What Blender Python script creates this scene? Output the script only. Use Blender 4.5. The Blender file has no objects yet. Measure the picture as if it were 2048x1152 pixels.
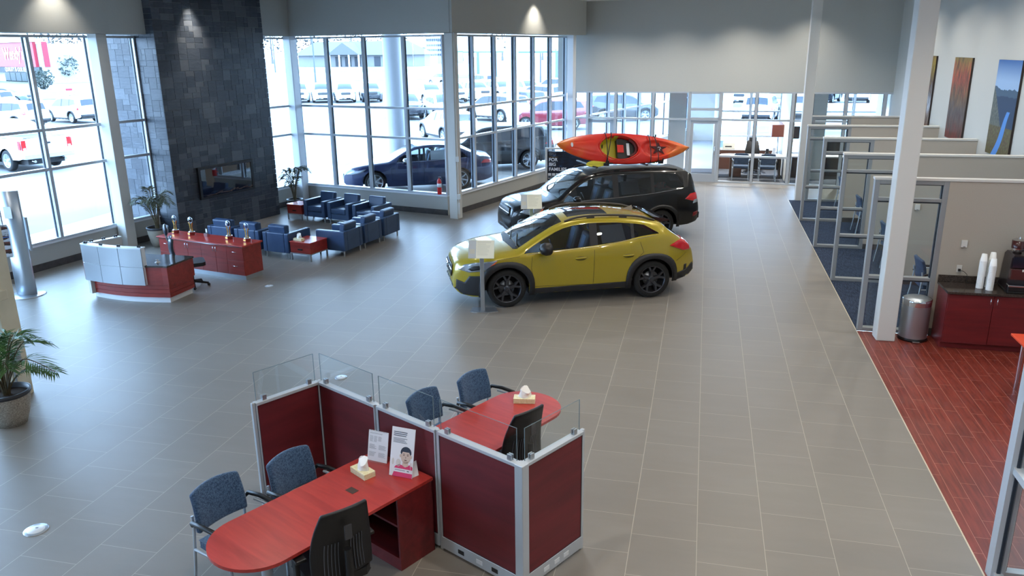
import bpy, bmesh, math, random
from math import sin, cos, pi, radians as R, sqrt, atan2, hypot
from mathutils import Vector, Matrix
from mathutils.bvhtree import BVHTree
random.seed(7)
SC = bpy.context.scene
COL = SC.collection

# ------------------------------------------------------------------ materials
def lin(c):
    return tuple(((x/255)/12.92 if x/255 <= .04045 else ((x/255+.055)/1.055)**2.4) for x in c)

class NT:
    def __init__(s, name):
        s.m = bpy.data.materials.new(name); s.m.use_nodes = True
        s.t = s.m.node_tree; s.t.nodes.clear()
        s.out = s.t.nodes.new('ShaderNodeOutputMaterial')
    def n(s, typ, ins=None, **props):
        nd = s.t.nodes.new(typ)
        for k, v in props.items(): setattr(nd, k, v)
        for k, v in (ins or {}).items(): s.set(nd.inputs[k], v)
        return nd
    def set(s, sock, v):
        if isinstance(v, bpy.types.NodeSocket): s.t.links.new(v, sock)
        elif isinstance(v, bpy.types.Node): s.t.links.new(v.outputs[0], sock)
        else:
            if isinstance(v, (tuple, list)) and len(v) == 3 and sock.type == 'RGBA': v = (*v, 1)
            sock.default_value = v
    def math(s, op, a, b=0.0, c=0.0):
        nd = s.t.nodes.new('ShaderNodeMath'); nd.operation = op
        for i, v in enumerate((a, b, c)): s.set(nd.inputs[i], v)
        return nd.outputs[0]
    def mix(s, fac, a, b):
        nd = s.t.nodes.new('ShaderNodeMix'); nd.data_type = 'RGBA'
        s.set(nd.inputs[0], fac); s.set(nd.inputs[6], a); s.set(nd.inputs[7], b)
        return nd.outputs[2]
    def ramp(s, fac, stops):
        nd = s.t.nodes.new('ShaderNodeValToRGB'); s.set(nd.inputs[0], fac)
        el = nd.color_ramp.elements
        while len(el) < len(stops): el.new(.5)
        for e, (p, c) in zip(el, stops):
            e.position = p; e.color = (*c, 1) if len(c) == 3 else c
        return nd.outputs[0]
    def bsdf(s, **kw):
        names = {'color': 'Base Color', 'rough': 'Roughness', 'metal': 'Metallic', 'spec': 'Specular IOR Level', 'coat': 'Coat Weight',
                 'coatr': 'Coat Roughness', 'normal': 'Normal', 'sheen': 'Sheen Weight', 'emis': 'Emission Color', 'emstr': 'Emission Strength', 'trans': 'Transmission Weight', 'ior': 'IOR'}
        b = s.n('ShaderNodeBsdfPrincipled', {names[k]: v for k, v in kw.items()})
        s.t.links.new(b.outputs[0], s.out.inputs[0]); return s.m
    def bump(s, h, strength=.3, dist=.01):
        return s.n('ShaderNodeBump', {'Height': h, 'Strength': strength, 'Distance': dist}).outputs[0]
    def coord(s, scale=(1, 1, 1), which='Object', rot=(0, 0, 0)):
        tc = s.n('ShaderNodeTexCoord')
        return s.n('ShaderNodeMapping', {0: tc.outputs[which], 'Scale': scale, 'Rotation': rot}).outputs[0]

_mc = {}
def mat(name, c, rough=.5, metal=0, **kw):
    if name in _mc: return _mc[name]
    t = NT(name); m = t.bsdf(color=lin(c), rough=rough, metal=metal, **kw); _mc[name] = m; return m
def noisy(name, c1, c2, scale=(5, 5, 5), rough=.5, metal=0, detail=4, bump=0, nsc=1., **kw):
    t = NT(name); co = t.coord(scale)
    nz = t.n('ShaderNodeTexNoise', {'Vector': co, 'Scale': nsc, 'Detail': detail})
    col = t.ramp(nz.outputs[0], [(.3, lin(c1)), (.7, lin(c2))])
    if bump: kw['normal'] = t.bump(nz.outputs[0], bump)
    m = t.bsdf(color=col, rough=rough, metal=metal, **kw); return m

def glass_mat(name, tint=(1, 1, 1), refl=.08, rough=0.0, ior=1.45):
    t = NT(name)
    tr = t.n('ShaderNodeBsdfTransparent', {'Color': tint}); gl = t.n('ShaderNodeBsdfGlossy', {'Color': (1, 1, 1), 'Roughness': rough})
    fr = t.n('ShaderNodeFresnel', {'IOR': ior})
    f = t.math('MAXIMUM', fr.outputs[0], 0.0)
    f = t.math('MULTIPLY', f, refl/.04 if refl < .08 else 1.6)
    f = t.math('MINIMUM', f, 1.0)
    f = t.math('MULTIPLY', f, t.math('SUBTRACT', 1.0, t.n('ShaderNodeNewGeometry').outputs['Backfacing']))
    mx = t.n('ShaderNodeMixShader', {0: f, 1: tr.outputs[0], 2: gl.outputs[0]})
    t.t.links.new(mx.outputs[0], t.out.inputs[0]); return t.m

M = {}
def build_mats():
    # tiled floor, 0.60 x 0.615 m tiles, half offset per strip
    t = NT('grey_tile'); sx = t.n('ShaderNodeSeparateXYZ', {0: t.n('ShaderNodeTexCoord').outputs['Object']})
    u = t.math('DIVIDE', t.math('ADD', sx.outputs[0], .449+60.), .6); iu = t.math('FLOOR', u); fu = t.math('FRACT', u)
    par = t.math('MODULO', iu, 2.0)
    v = t.math('SUBTRACT', t.math('DIVIDE', t.math('ADD', sx.outputs[1], 60-.0), .615), t.math('MULTIPLY', par, .5))
    v = t.math('SUBTRACT', v, t.math('FRACT', (60+7.146)/.615))
    iv = t.math('FLOOR', v); fv = t.math('FRACT', v)
    du = t.math('MULTIPLY', t.math('MINIMUM', fu, t.math('SUBTRACT', 1.0, fu)), .6)
    dv = t.math('MULTIPLY', t.math('MINIMUM', fv, t.math('SUBTRACT', 1.0, fv)), .615)
    joint = t.math('LESS_THAN', t.math('MINIMUM', t.math('MULTIPLY', du, .8), dv), .0021)
    cell = t.n('ShaderNodeCombineXYZ', {0: iu, 1: iv}); wn = t.n('ShaderNodeTexWhiteNoise', {'Vector': cell.outputs[0]})
    co = t.n('ShaderNodeTexCoord').outputs['Object']
    vec = t.n('ShaderNodeVectorMath', {0: co, 1: wn.outputs['Color']}, operation='ADD')
    mp = t.n('ShaderNodeMapping', {0: vec.outputs[0], 'Scale': (.9, 3.2, 1)})
    nz = t.n('ShaderNodeTexNoise', {'Vector': mp.outputs[0], 'Scale': 1.6, 'Detail': 5, 'Roughness': .6})
    c = t.ramp(nz.outputs[0], [(.3, lin((121, 115, 107))), (.55, lin((125, 119, 111))), (.75, lin((129, 123, 115)))])
    c = t.mix(t.math('MULTIPLY', wn.outputs[0], .3), c, (*lin((110, 104, 97)), 1))
    c = t.mix(joint, c, (*lin((178, 170, 156)), 1))
    rg = t.math('ADD', t.math('MULTIPLY', nz.outputs[0], .07), t.math('ADD', .40, t.math('MULTIPLY', joint, .4)))
    M['tile'] = t.bsdf(color=c, rough=rg, spec=.85)
    # wood look plank tiles
    t = NT('red_plank_tile'); sx = t.n('ShaderNodeSeparateXYZ', {0: t.n('ShaderNodeTexCoord').outputs['Object']})
    u = t.math('DIVIDE', t.math('ADD', sx.outputs[0], 30-2.552), .152); iu = t.math('FLOOR', u); fu = t.math('FRACT', u)
    rn = t.n('ShaderNodeTexWhiteNoise', {'W': iu}, noise_dimensions='1D').outputs[0]
    v = t.math('ADD', t.math('DIVIDE', t.math('ADD', sx.outputs[1], 30), .7), t.math('MULTIPLY', rn, 3.0)); iv = t.math('FLOOR', v); fv = t.math('FRACT', v)
    du = t.math('MULTIPLY', t.math('MINIMUM', fu, t.math('SUBTRACT', 1.0, fu)), .152); dv = t.math('MULTIPLY', t.math('MINIMUM', fv, t.math('SUBTRACT', 1.0, fv)), .7)
    joint = t.math('LESS_THAN', t.math('MINIMUM', du, dv), .0019)
    wn = t.n('ShaderNodeTexWhiteNoise', {'Vector': t.n('ShaderNodeCombineXYZ', {0: iu, 1: iv}).outputs[0]})
    mp = t.n('ShaderNodeMapping', {0: t.n('ShaderNodeTexCoord').outputs['Object'], 'Scale': (14, 1.2, 1)})
    nz = t.n('ShaderNodeTexNoise', {'Vector': mp.outputs[0], 'Scale': 2.0, 'Detail': 6})
    c = t.ramp(nz.outputs[0], [(.3, lin((100, 38, 28))), (.7, lin((140, 58, 44)))])
    c = t.mix(t.math('MULTIPLY', wn.outputs[0], .35), c, (*lin((92, 34, 27)), 1))
    c = t.mix(joint, c, (*lin((190, 128, 112)), 1))
    M['plank'] = t.bsdf(color=c, rough=.38, spec=.5)
    # carpet
    t = NT('navy_carpet'); nz = t.n('ShaderNodeTexNoise', {'Vector': t.coord((60, 6, 1), rot=(0, 0, .5)), 'Scale': 1.2, 'Detail': 6})
    M['carpet'] = t.bsdf(color=t.ramp(nz.outputs[0], [(.3, lin((26, 32, 44))), (.7, lin((62, 74, 96)))]), rough=.95, spec=.1)
    t = NT('office_carpet'); nz = t.n('ShaderNodeTexNoise', {'Vector': t.coord((30, 30, 1)), 'Scale': 2, 'Detail': 5})
    M['carpet2'] = t.bsdf(color=t.ramp(nz.outputs[0], [(.3, lin((78, 82, 90))), (.7, lin((104, 108, 116)))]), rough=.95, spec=.1)
    # walls
    def wallm(n, c1, c2):
        t = NT(n); nz = t.n('ShaderNodeTexNoise', {'Vector': t.coord((40, 40, 40)), 'Scale': 3, 'Detail': 3})
        return t.bsdf(color=t.ramp(nz.outputs[0], [(.3, lin(c1)), (.7, lin(c2))]), rough=.85, spec=.2, normal=t.bump(nz.outputs[0], .05, .003))
    M['wall'] = wallm('painted_wall', (180, 181, 176), (185, 186, 181))
    M['beige'] = wallm('beige_painted_wall', (172, 164, 152), (177, 169, 157))
    M['ceil'] = wallm('ceiling_paint', (225, 224, 220), (230, 229, 225))
    M['alum'] = mat('painted_aluminium', (188, 194, 200), .35, .25)
    M['alumw'] = mat('white_aluminium', (226, 230, 234), .4, .1)
    M['alumd'] = mat('grey_partition_aluminium', (150, 154, 156), .4, .25)
    M['gasket'] = mat('window_gasket', (30, 42, 56), .6)
    M['white'] = mat('white_paint', (208, 207, 202), .45)
    M['cream'] = noisy('cream_column_paint', (205, 196, 172), (216, 208, 186), (3, 3, 3), .45)
    M['basebd'] = noisy('dark_baseboard_tile', (62, 60, 60), (80, 77, 76), (8, 8, 8), .45)
    M['metal'] = mat('brushed_metal', (178, 184, 190), .32, .85)
    M['chrome'] = mat('chrome', (215, 218, 222), .12, 1)
    M['black'] = mat('black_plastic', (20, 20, 22), .45)
    M['rubber'] = noisy('tyre_rubber', (16, 16, 17), (24, 24, 25), (20, 20, 20), .8)
    M['glass'] = glass_mat('window_glass', (.96, .98, 1), .04)
    M['clear'] = glass_mat('clear_glass_panel', (.95, .975, .98), .05)
    M['strip'] = mat('metal_floor_strip', (212, 200, 178), .35, .4)
    # slate
    t = NT('slate_tile'); geo = t.n('ShaderNodeNewGeometry')
    nz = t.n('ShaderNodeTexNoise', {'Vector': t.coord((3, 3, 9), rot=(.3, .5, .7)), 'Scale': 2.5, 'Detail': 8, 'Roughness': .65})
    c = t.ramp(nz.outputs[0], [(.3, lin((50, 56, 64))), (.55, lin((66, 72, 81))), (.75, lin((88, 94, 102)))])
    c = t.mix(t.math('MULTIPLY', geo.outputs['Random Per Island'], .8), c, (*lin((34, 40, 50)), 1)); c = t.mix(t.math('MULTIPLY', t.math('GREATER_THAN', t.math('FRACT', t.math('MULTIPLY', geo.outputs['Random Per Island'], 7.3)), .75), .35), c, (*lin((110, 114, 120)), 1))
    M['slate'] = t.bsdf(color=c, rough=.42, spec=.5, normal=t.bump(nz.outputs[0], .5, .01))
    M['grout'] = mat('slate_grout', (118, 122, 126), .8)
    # cherry laminate
    def cherry(n, c1, c2, rough=.3, sc=(1.5, 14, 14), coat=.15):
        t = NT(n); co = t.coord(sc)
        nz = t.n('ShaderNodeTexNoise', {'Vector': co, 'Scale': 1.0, 'Detail': 6, 'Distortion': .6})
        fine = t.n('ShaderNodeTexNoise', {'Vector': t.coord(tuple(8*x for x in sc)), 'Scale': 1.0, 'Detail': 4})
        c = t.ramp(nz.outputs[0], [(.28, lin(c1)), (.72, lin(c2))]); c = t.mix(t.math('MULTIPLY', fine.outputs[0], .35), c, (*lin(c1), 1))
        return t.bsdf(color=c, rough=rough, coat=coat, coatr=.15)
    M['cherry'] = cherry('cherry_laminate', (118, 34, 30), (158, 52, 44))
    M['cherrylit'] = cherry('lit_cherry_laminate', (158, 46, 42), (196, 66, 58), .28)  # tops lighter than the fronts: reflected light put into the colour
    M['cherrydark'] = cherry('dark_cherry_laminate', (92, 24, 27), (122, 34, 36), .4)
    M['burgundy'] = cherry('burgundy_panel', (88, 24, 30), (122, 36, 42), .5, (.8, .8, 7), 0)
    M['granite'] = noisy('dark_granite', (36, 32, 31), (78, 68, 62), (60, 60, 60), .12, detail=3)
    M['bluel'] = noisy('navy_leather', (42, 64, 96), (50, 74, 108), (4, 4, 4), .38, bump=.05)
    t = NT('blue_chair_fabric'); vo = t.n('ShaderNodeTexVoronoi', {'Vector': t.coord((95, 95, 95)), 'Scale': 1.0, 'Randomness': .55}, distance='CHEBYCHEV')
    c = t.ramp(vo.outputs['Distance'], [(.2, lin((86, 116, 148))), (.5, lin((44, 68, 98)))])
    c = t.mix(t.math('GREATER_THAN', t.n('ShaderNodeTexWhiteNoise', {'Vector': vo.outputs['Position']}).outputs[0], .86), c, (*lin((84, 112, 142)), 1))
    c = t.mix(.25, c, (*lin((40, 62, 92)), 1))
    M['fabric'] = t.bsdf(color=c, rough=.9, sheen=.3, spec=.15)
    M['bluefab'] = noisy('slate_blue_fabric', (44, 62, 84), (60, 80, 104), (30, 30, 30), .9)
    M['mesh'] = noisy('black_mesh_back', (13, 13, 15), (20, 20, 23), (90, 90, 4), .5)
    M['silverleg'] = mat('silver_chair_leg', (186, 196, 206), .35, .5)
    M['gold'] = mat('gold_metal', (214, 170, 96), .22, 1)
    M['paper'] = mat('paper', (226, 230, 236), .7)
    M['tissue'] = mat('tissue_paper', (246, 246, 244), .9)
    M['yellowbox'] = noisy('patterned_tissue_box', (222, 212, 160), (240, 234, 205), (50, 50, 50), .6)
    M['red'] = mat('red_enamel', (196, 30, 30), .3)
    M['basket'] = noisy('woven_stoneware', (120, 112, 102), (182, 172, 158), (70, 70, 70), .6, bump=.6)
    M['stonepot'] = noisy('grey_beige_pot', (140, 132, 120), (165, 156, 142), (6, 6, 6), .5)
    M['soil'] = noisy('potting_soil', (40, 30, 24), (66, 50, 38), (60, 60, 60), .95)
    M['stem'] = noisy('palm_stem', (70, 62, 40), (104, 88, 60), (20, 20, 20), .7)
    M['leaf'] = noisy('palm_leaf', (38, 72, 30), (72, 116, 50), (6, 6, 6), .5)
    M['leafd'] = noisy('dull_palm_leaf', (52, 62, 46), (92, 100, 78), (6, 6, 6), .55)
    M['pavement'] = noisy('asphalt_lot', (100, 100, 101), (116, 116, 117), (.35, .35, .35), .8)
    M['road'] = noisy('road_asphalt', (128, 128, 129), (138, 138, 139), (.3, .3, .3), .8)
    M['grass'] = noisy('lawn_grass', (96, 102, 70), (74, 98, 56), (2.5, 2.5, 2.5), .95)
    M['concrete'] = noisy('pale_concrete', (136, 136, 134), (150, 150, 148), (4, 4, 4), .8)
build_mats()

# ------------------------------------------------------------------ mesh builder
class MB:
    def __init__(s): s.v = []; s.f = []; s.mi = []; s.sm = []; s.T = None; s.m = 0
    def add(s, vs, fs, smooth=False):
        b = len(s.v)
        for p in vs:
            p = Vector(p)
            s.v.append(s.T @ p if s.T else p)
        for f in fs: s.f.append([b+i for i in f]); s.mi.append(s.m); s.sm.append(smooth)
        return s
    def box(s, x0, x1, y0, y1, z0, z1):
        return s.add([(x0, y0, z0), (x1, y0, z0), (x1, y1, z0), (x0, y1, z0), (x0, y0, z1), (x1, y0, z1), (x1, y1, z1), (x0, y1, z1)],
                     [(0, 3, 2, 1), (4, 5, 6, 7), (0, 1, 5, 4), (1, 2, 6, 5), (2, 3, 7, 6), (3, 0, 4, 7)])
    def cb(s, c, d): return s.box(c[0]-d[0]/2, c[0]+d[0]/2, c[1]-d[1]/2, c[1]+d[1]/2, c[2]-d[2]/2, c[2]+d[2]/2)
    def wbox(s, P, d, s0, s1, o0, o1, z0, z1):
        # box along direction d from P; offsets o along the right hand normal (into the room)
        n = (d[1], -d[0])
        q = lambda a, o: (P[0]+d[0]*a+n[0]*o, P[1]+d[1]*a+n[1]*o)
        c = [q(s0, o0), q(s1, o0), q(s1, o1), q(s0, o1)]
        vs = [(*p, z0) for p in c]+[(*p, z1) for p in c]
        return s.add(vs, [(0, 1, 2, 3), (7, 6, 5, 4), (4, 5, 1, 0), (5, 6, 2, 1), (6, 7, 3, 2), (7, 4, 0, 3)])
    def prism(s, pts, z0, z1, smooth=False):
        n = len(pts)
        s.add([(x, y, z0) for x, y in pts]+[(x, y, z1) for x, y in pts], [tuple(range(n))[::-1], tuple(range(n, 2*n))])
        return s.add([(x, y, z0) for x, y in pts]+[(x, y, z1) for x, y in pts], [(i, (i+1) % n, n+(i+1) % n, n+i) for i in range(n)], smooth)
    def prism_y(s, pts, y0, y1, smooth=False):   # pts in (x,z)
        n = len(pts)
        vs = [(x, y0, z) for x, z in pts]+[(x, y1, z) for x, z in pts]
        s.add(vs, [tuple(range(n)), tuple(range(n, 2*n))[::-1]])
        return s.add(vs, [(i, n+i, n+(i+1) % n, (i+1) % n) for i in range(n)], smooth)
    def tube(s, pts, r, n=8, cap=True):
        pts = [Vector(p) for p in pts]; rs = r if isinstance(r, (list, tuple)) else [r]*len(pts)
        vs = []; fs = []; prev = None
        for i, p in enumerate(pts):
            d = (pts[min(i+1, len(pts)-1)]-pts[max(i-1, 0)]).normalized()
            if prev is None:
                a = Vector((0, 0, 1)) if abs(d.z) < .9 else Vector((1, 0, 0))
                u = d.cross(a).normalized()
            else: u = (prev-d*prev.dot(d)).normalized()
            prev = u; w = d.cross(u)
            for k in range(n):
                a = 2*pi*k/n; vs.append(p+(u*cos(a)+w*sin(a))*rs[i])
        for i in range(len(pts)-1):
            for k in range(n): fs.append((i*n+k, i*n+(k+1) % n, (i+1)*n+(k+1) % n, (i+1)*n+k))
        s.add(vs, fs, True)
        if cap: s.add(vs[:n], [tuple(range(n))[::-1]]); s.add(vs[-n:], [tuple(range(n))])
        return s
    def cyl(s, p0, p1, r0, r1=None, n=16): return s.tube([p0, p1], [r0, r0 if r1 is None else r1], n)
    def lathe(s, prof, n=24, c=(0, 0, 0), axis='z', smooth=True):
        vs = []; fs = []
        for r, z in prof:
            for k in range(n):
                a = 2*pi*k/n
                p = (r*cos(a), r*sin(a), z) if axis == 'z' else ((r*cos(a), z, r*sin(a)) if axis == 'y' else (z, r*cos(a), r*sin(a)))
                vs.append((p[0]+c[0], p[1]+c[1], p[2]+c[2]))
        for i in range(len(prof)-1):
            for k in range(n): fs.append((i*n+k, i*n+(k+1) % n, (i+1)*n+(k+1) % n, (i+1)*n+k))
        return s.add(vs, fs, smooth)
    def grid(s, P, smooth=True, close=False):
        nu, nv = len(P), len(P[0]); fs = []
        for i in range(nu-1):
            for j in range(nv-1+(1 if close else 0)): fs.append((i*nv+j, i*nv+(j+1) % nv, (i+1)*nv+(j+1) % nv, (i+1)*nv+j))
        return s.add([p for r in P for p in r], fs, smooth)
    def disc(s, c, r, z=0, n=24):
        return s.add([(c[0]+r*cos(2*pi*k/n), c[1]+r*sin(2*pi*k/n), z) for k in range(n)], [tuple(range(n))])
    def sphere(s, c, r, n=12, sz=1.0, m=8):
        return s.lathe([(max(1e-4, r*sin(pi*i/m)), -r*cos(pi*i/m)*sz) for i in range(m+1)], n, c)
    def build(s, name, mats, parent=None, bevel=0, seg=2, weld=False, recalc=True, loc=None):
        me = bpy.data.meshes.new(name); me.from_pydata([tuple(v) for v in s.v], [], s.f)
        mats = mats if isinstance(mats, (list, tuple)) else [mats]
        for m in mats: me.materials.append(m)
        for p, mi, sm in zip(me.polygons, s.mi, s.sm): p.material_index = min(mi, len(mats)-1); p.use_smooth = sm
        bm = bmesh.new(); bm.from_mesh(me)
        if weld: bmesh.ops.remove_doubles(bm, verts=bm.verts, dist=1e-5)
        bmesh.ops.delete(bm, geom=[f for f in bm.faces if f.calc_area() < 1e-9], context='FACES_ONLY')
        if recalc: bmesh.ops.recalc_face_normals(bm, faces=bm.faces)
        bm.to_mesh(me); bm.free()
        o = bpy.data.objects.new(name, me); COL.objects.link(o)
        if parent: o.parent = parent
        if loc: o.location = loc
        if bevel:
            md = o.modifiers.new('bevel', 'BEVEL'); md.width = bevel; md.segments = seg; md.limit_method = 'ANGLE'; md.angle_limit = R(40)
            md.harden_normals = False
        return o

def tag(o, label=None, cat=None, group=None, kind=None):
    if label: o['label'] = label
    if cat: o['category'] = cat
    if group: o['group'] = group
    if kind: o['kind'] = kind
    return o
def thing(name, label, cat, loc=(0, 0, 0), rz=0, group=None):
    o = bpy.data.objects.new(name, None); COL.objects.link(o); o.empty_display_size = .1
    o.location = loc; o.rotation_euler = (0, 0, rz)
    return tag(o, label, cat, group)
def struct(name, mb, m, parent=None, **k):
    o = mb.build(name, m, parent, **k)
    if not parent: o['kind'] = 'structure'
    return o
def kids(o): return [c for c in bpy.data.objects if c.parent == o]
def dup(o, loc=None, rz=None, label=None, group=None, parent=None, scale=None):
    c = o.copy(); COL.objects.link(c)
    if parent: c.parent = parent
    if loc is not None: c.location = loc
    if rz is not None: c.rotation_euler = (0, 0, rz)
    if label: c['label'] = label
    if group: c['group'] = group
    if scale: c.scale = scale
    for ch in kids(o): dup(ch, parent=c)
    return c
def sub(m, o, n=1):
    md = o.modifiers.new('sub', 'SUBSURF'); md.levels = n; md.render_levels = n; return o

# camera frame
F_PX = 1582.39; CAMH = 4.37
PI_, RO_, YA_ = R(16.7766), R(-.69507), R(13.55606)
def _camrows():
    cp, sp = cos(PI_), sin(PI_); cr, sr = cos(RO_), sin(RO_)
    r = Vector((1, 0, 0)); fw = Vector((0, cp, -sp)); u = Vector((0, sp, cp))
    rows = [r*cr+u*sr, -r*sr+u*cr, -fw]
    c, s = cos(YA_), sin(YA_)
    Mr = Matrix(((c, s, 0), (-s, c, 0), (0, 0, 1)))
    return Matrix([tuple(Mr.transposed() @ v) for v in rows])   # world->cam rows
RT = _camrows()
def G(x, y, z=0.0):
    d = RT.transposed() @ Vector(((x-1024)/F_PX, -(y-576)/F_PX, -1)); t = (z-CAMH)/d.z
    return Vector((d.x*t, d.y*t, z))
def cam_setup():
    cd = bpy.data.cameras.new('camera'); cd.lens = 36*F_PX/2048; cd.sensor_width = 36; cd.clip_end = 2000; cd.clip_start = .05
    co = bpy.data.objects.new('camera', cd); COL.objects.link(co)
    m = RT.transposed().to_4x4(); m.translation = (0, 0, CAMH); co.matrix_world = m; SC.camera = co
cam_setup()
def text_mesh(s, size, name='lettering', font_bold=False, ext=.004, align='CENTER', sx=1.0):
    cu = bpy.data.curves.new(name, 'FONT'); cu.body = s; cu.size = size; cu.extrude = ext; cu.align_x = align; cu.align_y = 'CENTER'
    if font_bold: cu.offset = size*.02
    o = bpy.data.objects.new(name, cu); COL.objects.link(o)
    bpy.context.view_layer.update()
    dg = bpy.context.evaluated_depsgraph_get(); me = bpy.data.meshes.new_from_object(o.evaluated_get(dg))
    bpy.data.objects.remove(o); bpy.data.curves.remove(cu)
    n = bpy.data.objects.new(name, me); COL.objects.link(n); n.scale = (sx, 1, 1); me.name = name
    return n
# ------------------------------------------------------------------ room shell
def dirv(deg): return (sin(R(deg)), cos(R(deg)))
def at(P, d, s, o=0): return (P[0]+d[0]*s+d[1]*o, P[1]+d[1]*s-d[0]*o)
ZS, ZH, ZC = .55, 4.8, 5.88
wn = [0]
def window(P, d, s0, s1, z0=ZS, z1=ZH-.03, rails=(2.06, 2.87), w=.075, dep=.14, o=-.07, cols=(), frame='alum', sill=True):
    wn[0] += 1
    mb = MB(); h = w/2; a, b = o-dep/2, o+dep/2
    mb.wbox(P, d, s0, s0+h, a, b, z0, z1); mb.wbox(P, d, s1-h, s1, a, b, z0, z1)
    mb.wbox(P, d, s0+h, s1-h, a, b, z1-.05, z1); mb.wbox(P, d, s0+h, s1-h, a, b, z0, z0+.05)
    for r in rails: mb.wbox(P, d, s0+h, s1-h, a+.02, b-.005, r-.03, r+.03)
    for c in cols: mb.wbox(P, d, c-.03, c+.03, a, b, z0+.05, z1-.05)
    f = struct('window_%d' % wn[0], mb, M[frame])
    g = MB()
    for zz in [(z0+.05, rails[0]-.03)]+[(rails[i]+.03, (rails[i+1]-.03 if i+1 < len(rails) else z1-.05)) for i in range(len(rails))] if rails else [(z0+.05, z1-.05)]:
        for sa in ((s0+h, 1), (s1-h, -1)):
            g.wbox(P, d, min(sa[0], sa[0]+.014*sa[1]), max(sa[0], sa[0]+.014*sa[1]), o-.045, o-.008, zz[0], zz[1])
    g.build('gasket', M['gasket'], f)
    p = MB(); p.wbox(P, d, s0+h, s1-h, o-.032, o-.024, z0+.05, z1-.05); p.build('pane', M['glass'], f)
    return f

def lowwall(name, P, d, s0, s1, o1=0.0, z=ZS, th=.3):
    mb = MB(); mb.wbox(P, d, s0, s1, -th, o1, 0, z-.03); w = struct(name, mb, M['wall'])
    t = MB(); t.wbox(P, d, s0, s1, -th, o1+.03, z-.03, z); t.build('sill', M['alumw'], w)
    return w
def baseb(name, P, d, s0, s1, o=0.0):
    mb = MB(); mb.wbox(P, d, s0, s1, o, o+.015, 0, .15); return struct(name, mb, M['basebd'])
def header(name, P, d, s0, s1, o0=-.3, o1=.4, z0=ZH, m='wall'):
    mb = MB(); mb.wbox(P, d, s0, s1, o0, o1, z0, ZC); return struct(name, mb, M[m])

# floors
mb = MB(); mb.add([(-16.5, -6, 0), (2.557, -6, 0), (2.557, 27.8, 0), (-16.5, 29.5, 0)], [(0, 1, 2, 3)]); mb.add([(2.557, 24.48, 0), (9, 24.48, 0), (9, 27.5, 0), (2.557, 27.5, 0)], [(0, 1, 2, 3)])
struct('floor', mb, M['tile'])
mb = MB(); mb.add([(2.557, -6, 0), (7, -6, 0), (7, 12.86, 0), (2.557, 12.86, 0)], [(0, 1, 2, 3)]); tag(mb.build('floor', M['plank']), kind='structure')
mb = MB(); mb.add([(2.557, 12.86, .001), (7, 12.86, .001), (7, 24.48, .001), (2.557, 24.48, .001)], [(0, 1, 2, 3)]); tag(mb.build('floor', M['carpet']), kind='structure')
mb = MB(); mb.box(2.55, 2.562, -6, 24.49, 0, .004); mb.box(2.562, 7, 24.475, 24.487, 0, .004); tag(mb.build('trim_1', M['strip']), kind='structure')

# left window wall: bays before the column, one bay behind it, chimney, one bay after
PA, dA = (-13.508, 13.13), dirv(8.2)
PA2, dW = (-13.156, 15.709), dirv(13.7)
S_A1 = 2.48
lowwall('wall_left', PA, dA, -9, S_A1); baseb('baseboard_left', PA, dA, -9, S_A1-.05)
lowwall('wall_left_rear', PA2, dW, -.1, .97); baseb('baseboard_left_rear', PA2, dW, -.02, .97)
lowwall('wall_left_far', PA2, dW, 4.2, 6.25); baseb('baseboard_left_far', PA2, dW, 4.2, 6.1)
ss = [S_A1-.1, .9, -.35, -1.6, -2.85, -4.1, -5.35, -6.6]
for a, b in zip(ss[1:], ss[:-1]): window(PA, dA, a, b)
window(PA2, dW, .05, .97); window(PA2, dW, 4.2, 6.12)
header('wall_left_header', PA, dA, -9, S_A1+.12); header('wall_left_rear_header', PA2, dW, -.05, 1.0); header('wall_left_far_header', PA2, dW, 4.1, 5.9)
mb = MB(); mb.wbox(PA, dA, -16, -9, -.3, 0, 0, ZC); struct('wall_left_near', mb, M['wall'])
# wall B, window wall facing the camera
PB, dB = (-11.72, 21.69), dirv(103.3)
LB = 5.12
lowwall('wall_back', PB, dB, -.3, LB); baseb('baseboard_back', PB, dB, .1, LB)
bs = [.1, 1.26, 2.56, 3.87, LB]
for a, b in zip(bs[:-1], bs[1:]): window(PB, dB, a, b)
header('wall_back_header', PB, dB, -.1, LB+.5, o1=.44)
# wall C
PC, dC = (-6.5, 20.76), dirv(16.7)
LC = 6.9
lowwall('wall_side', PC, dC, -.02, LC); baseb('baseboard_side', PC, dC, 0, LC)
cs = [.05, .94, 2.1, 3.27, 4.43, 5.58, 6.72]
for a, b in zip(cs[:-1], cs[1:]): window(PC, dC, a, b)
header('wall_side_header', PC, dC, -.7, 7.25, o1=.44)
# columns on the window line
def column(n, x, y, w=.25, z=ZC, rz=0, m='white', base=True):
    mb = MB(); mb.box(-w/2, w/2, -w/2, w/2, 0, z); o = mb.build(n, M[m], None, bevel=.012); o.location = (x, y, 0); o.rotation_euler = (0, 0, rz); o['kind'] = 'structure'; return o
column('trim_2', -12.99, 15.52, .27, ZH, R(-10)); column('trim_3', -11.62, 21.5, .26, ZH, R(-13.5), 'alumw')
column('trim_4', -6.40, 20.2, .25, ZH, R(-15)); column('trim_5', -4.38, 27.0, .22, ZH, R(-16), 'alumw')
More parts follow.
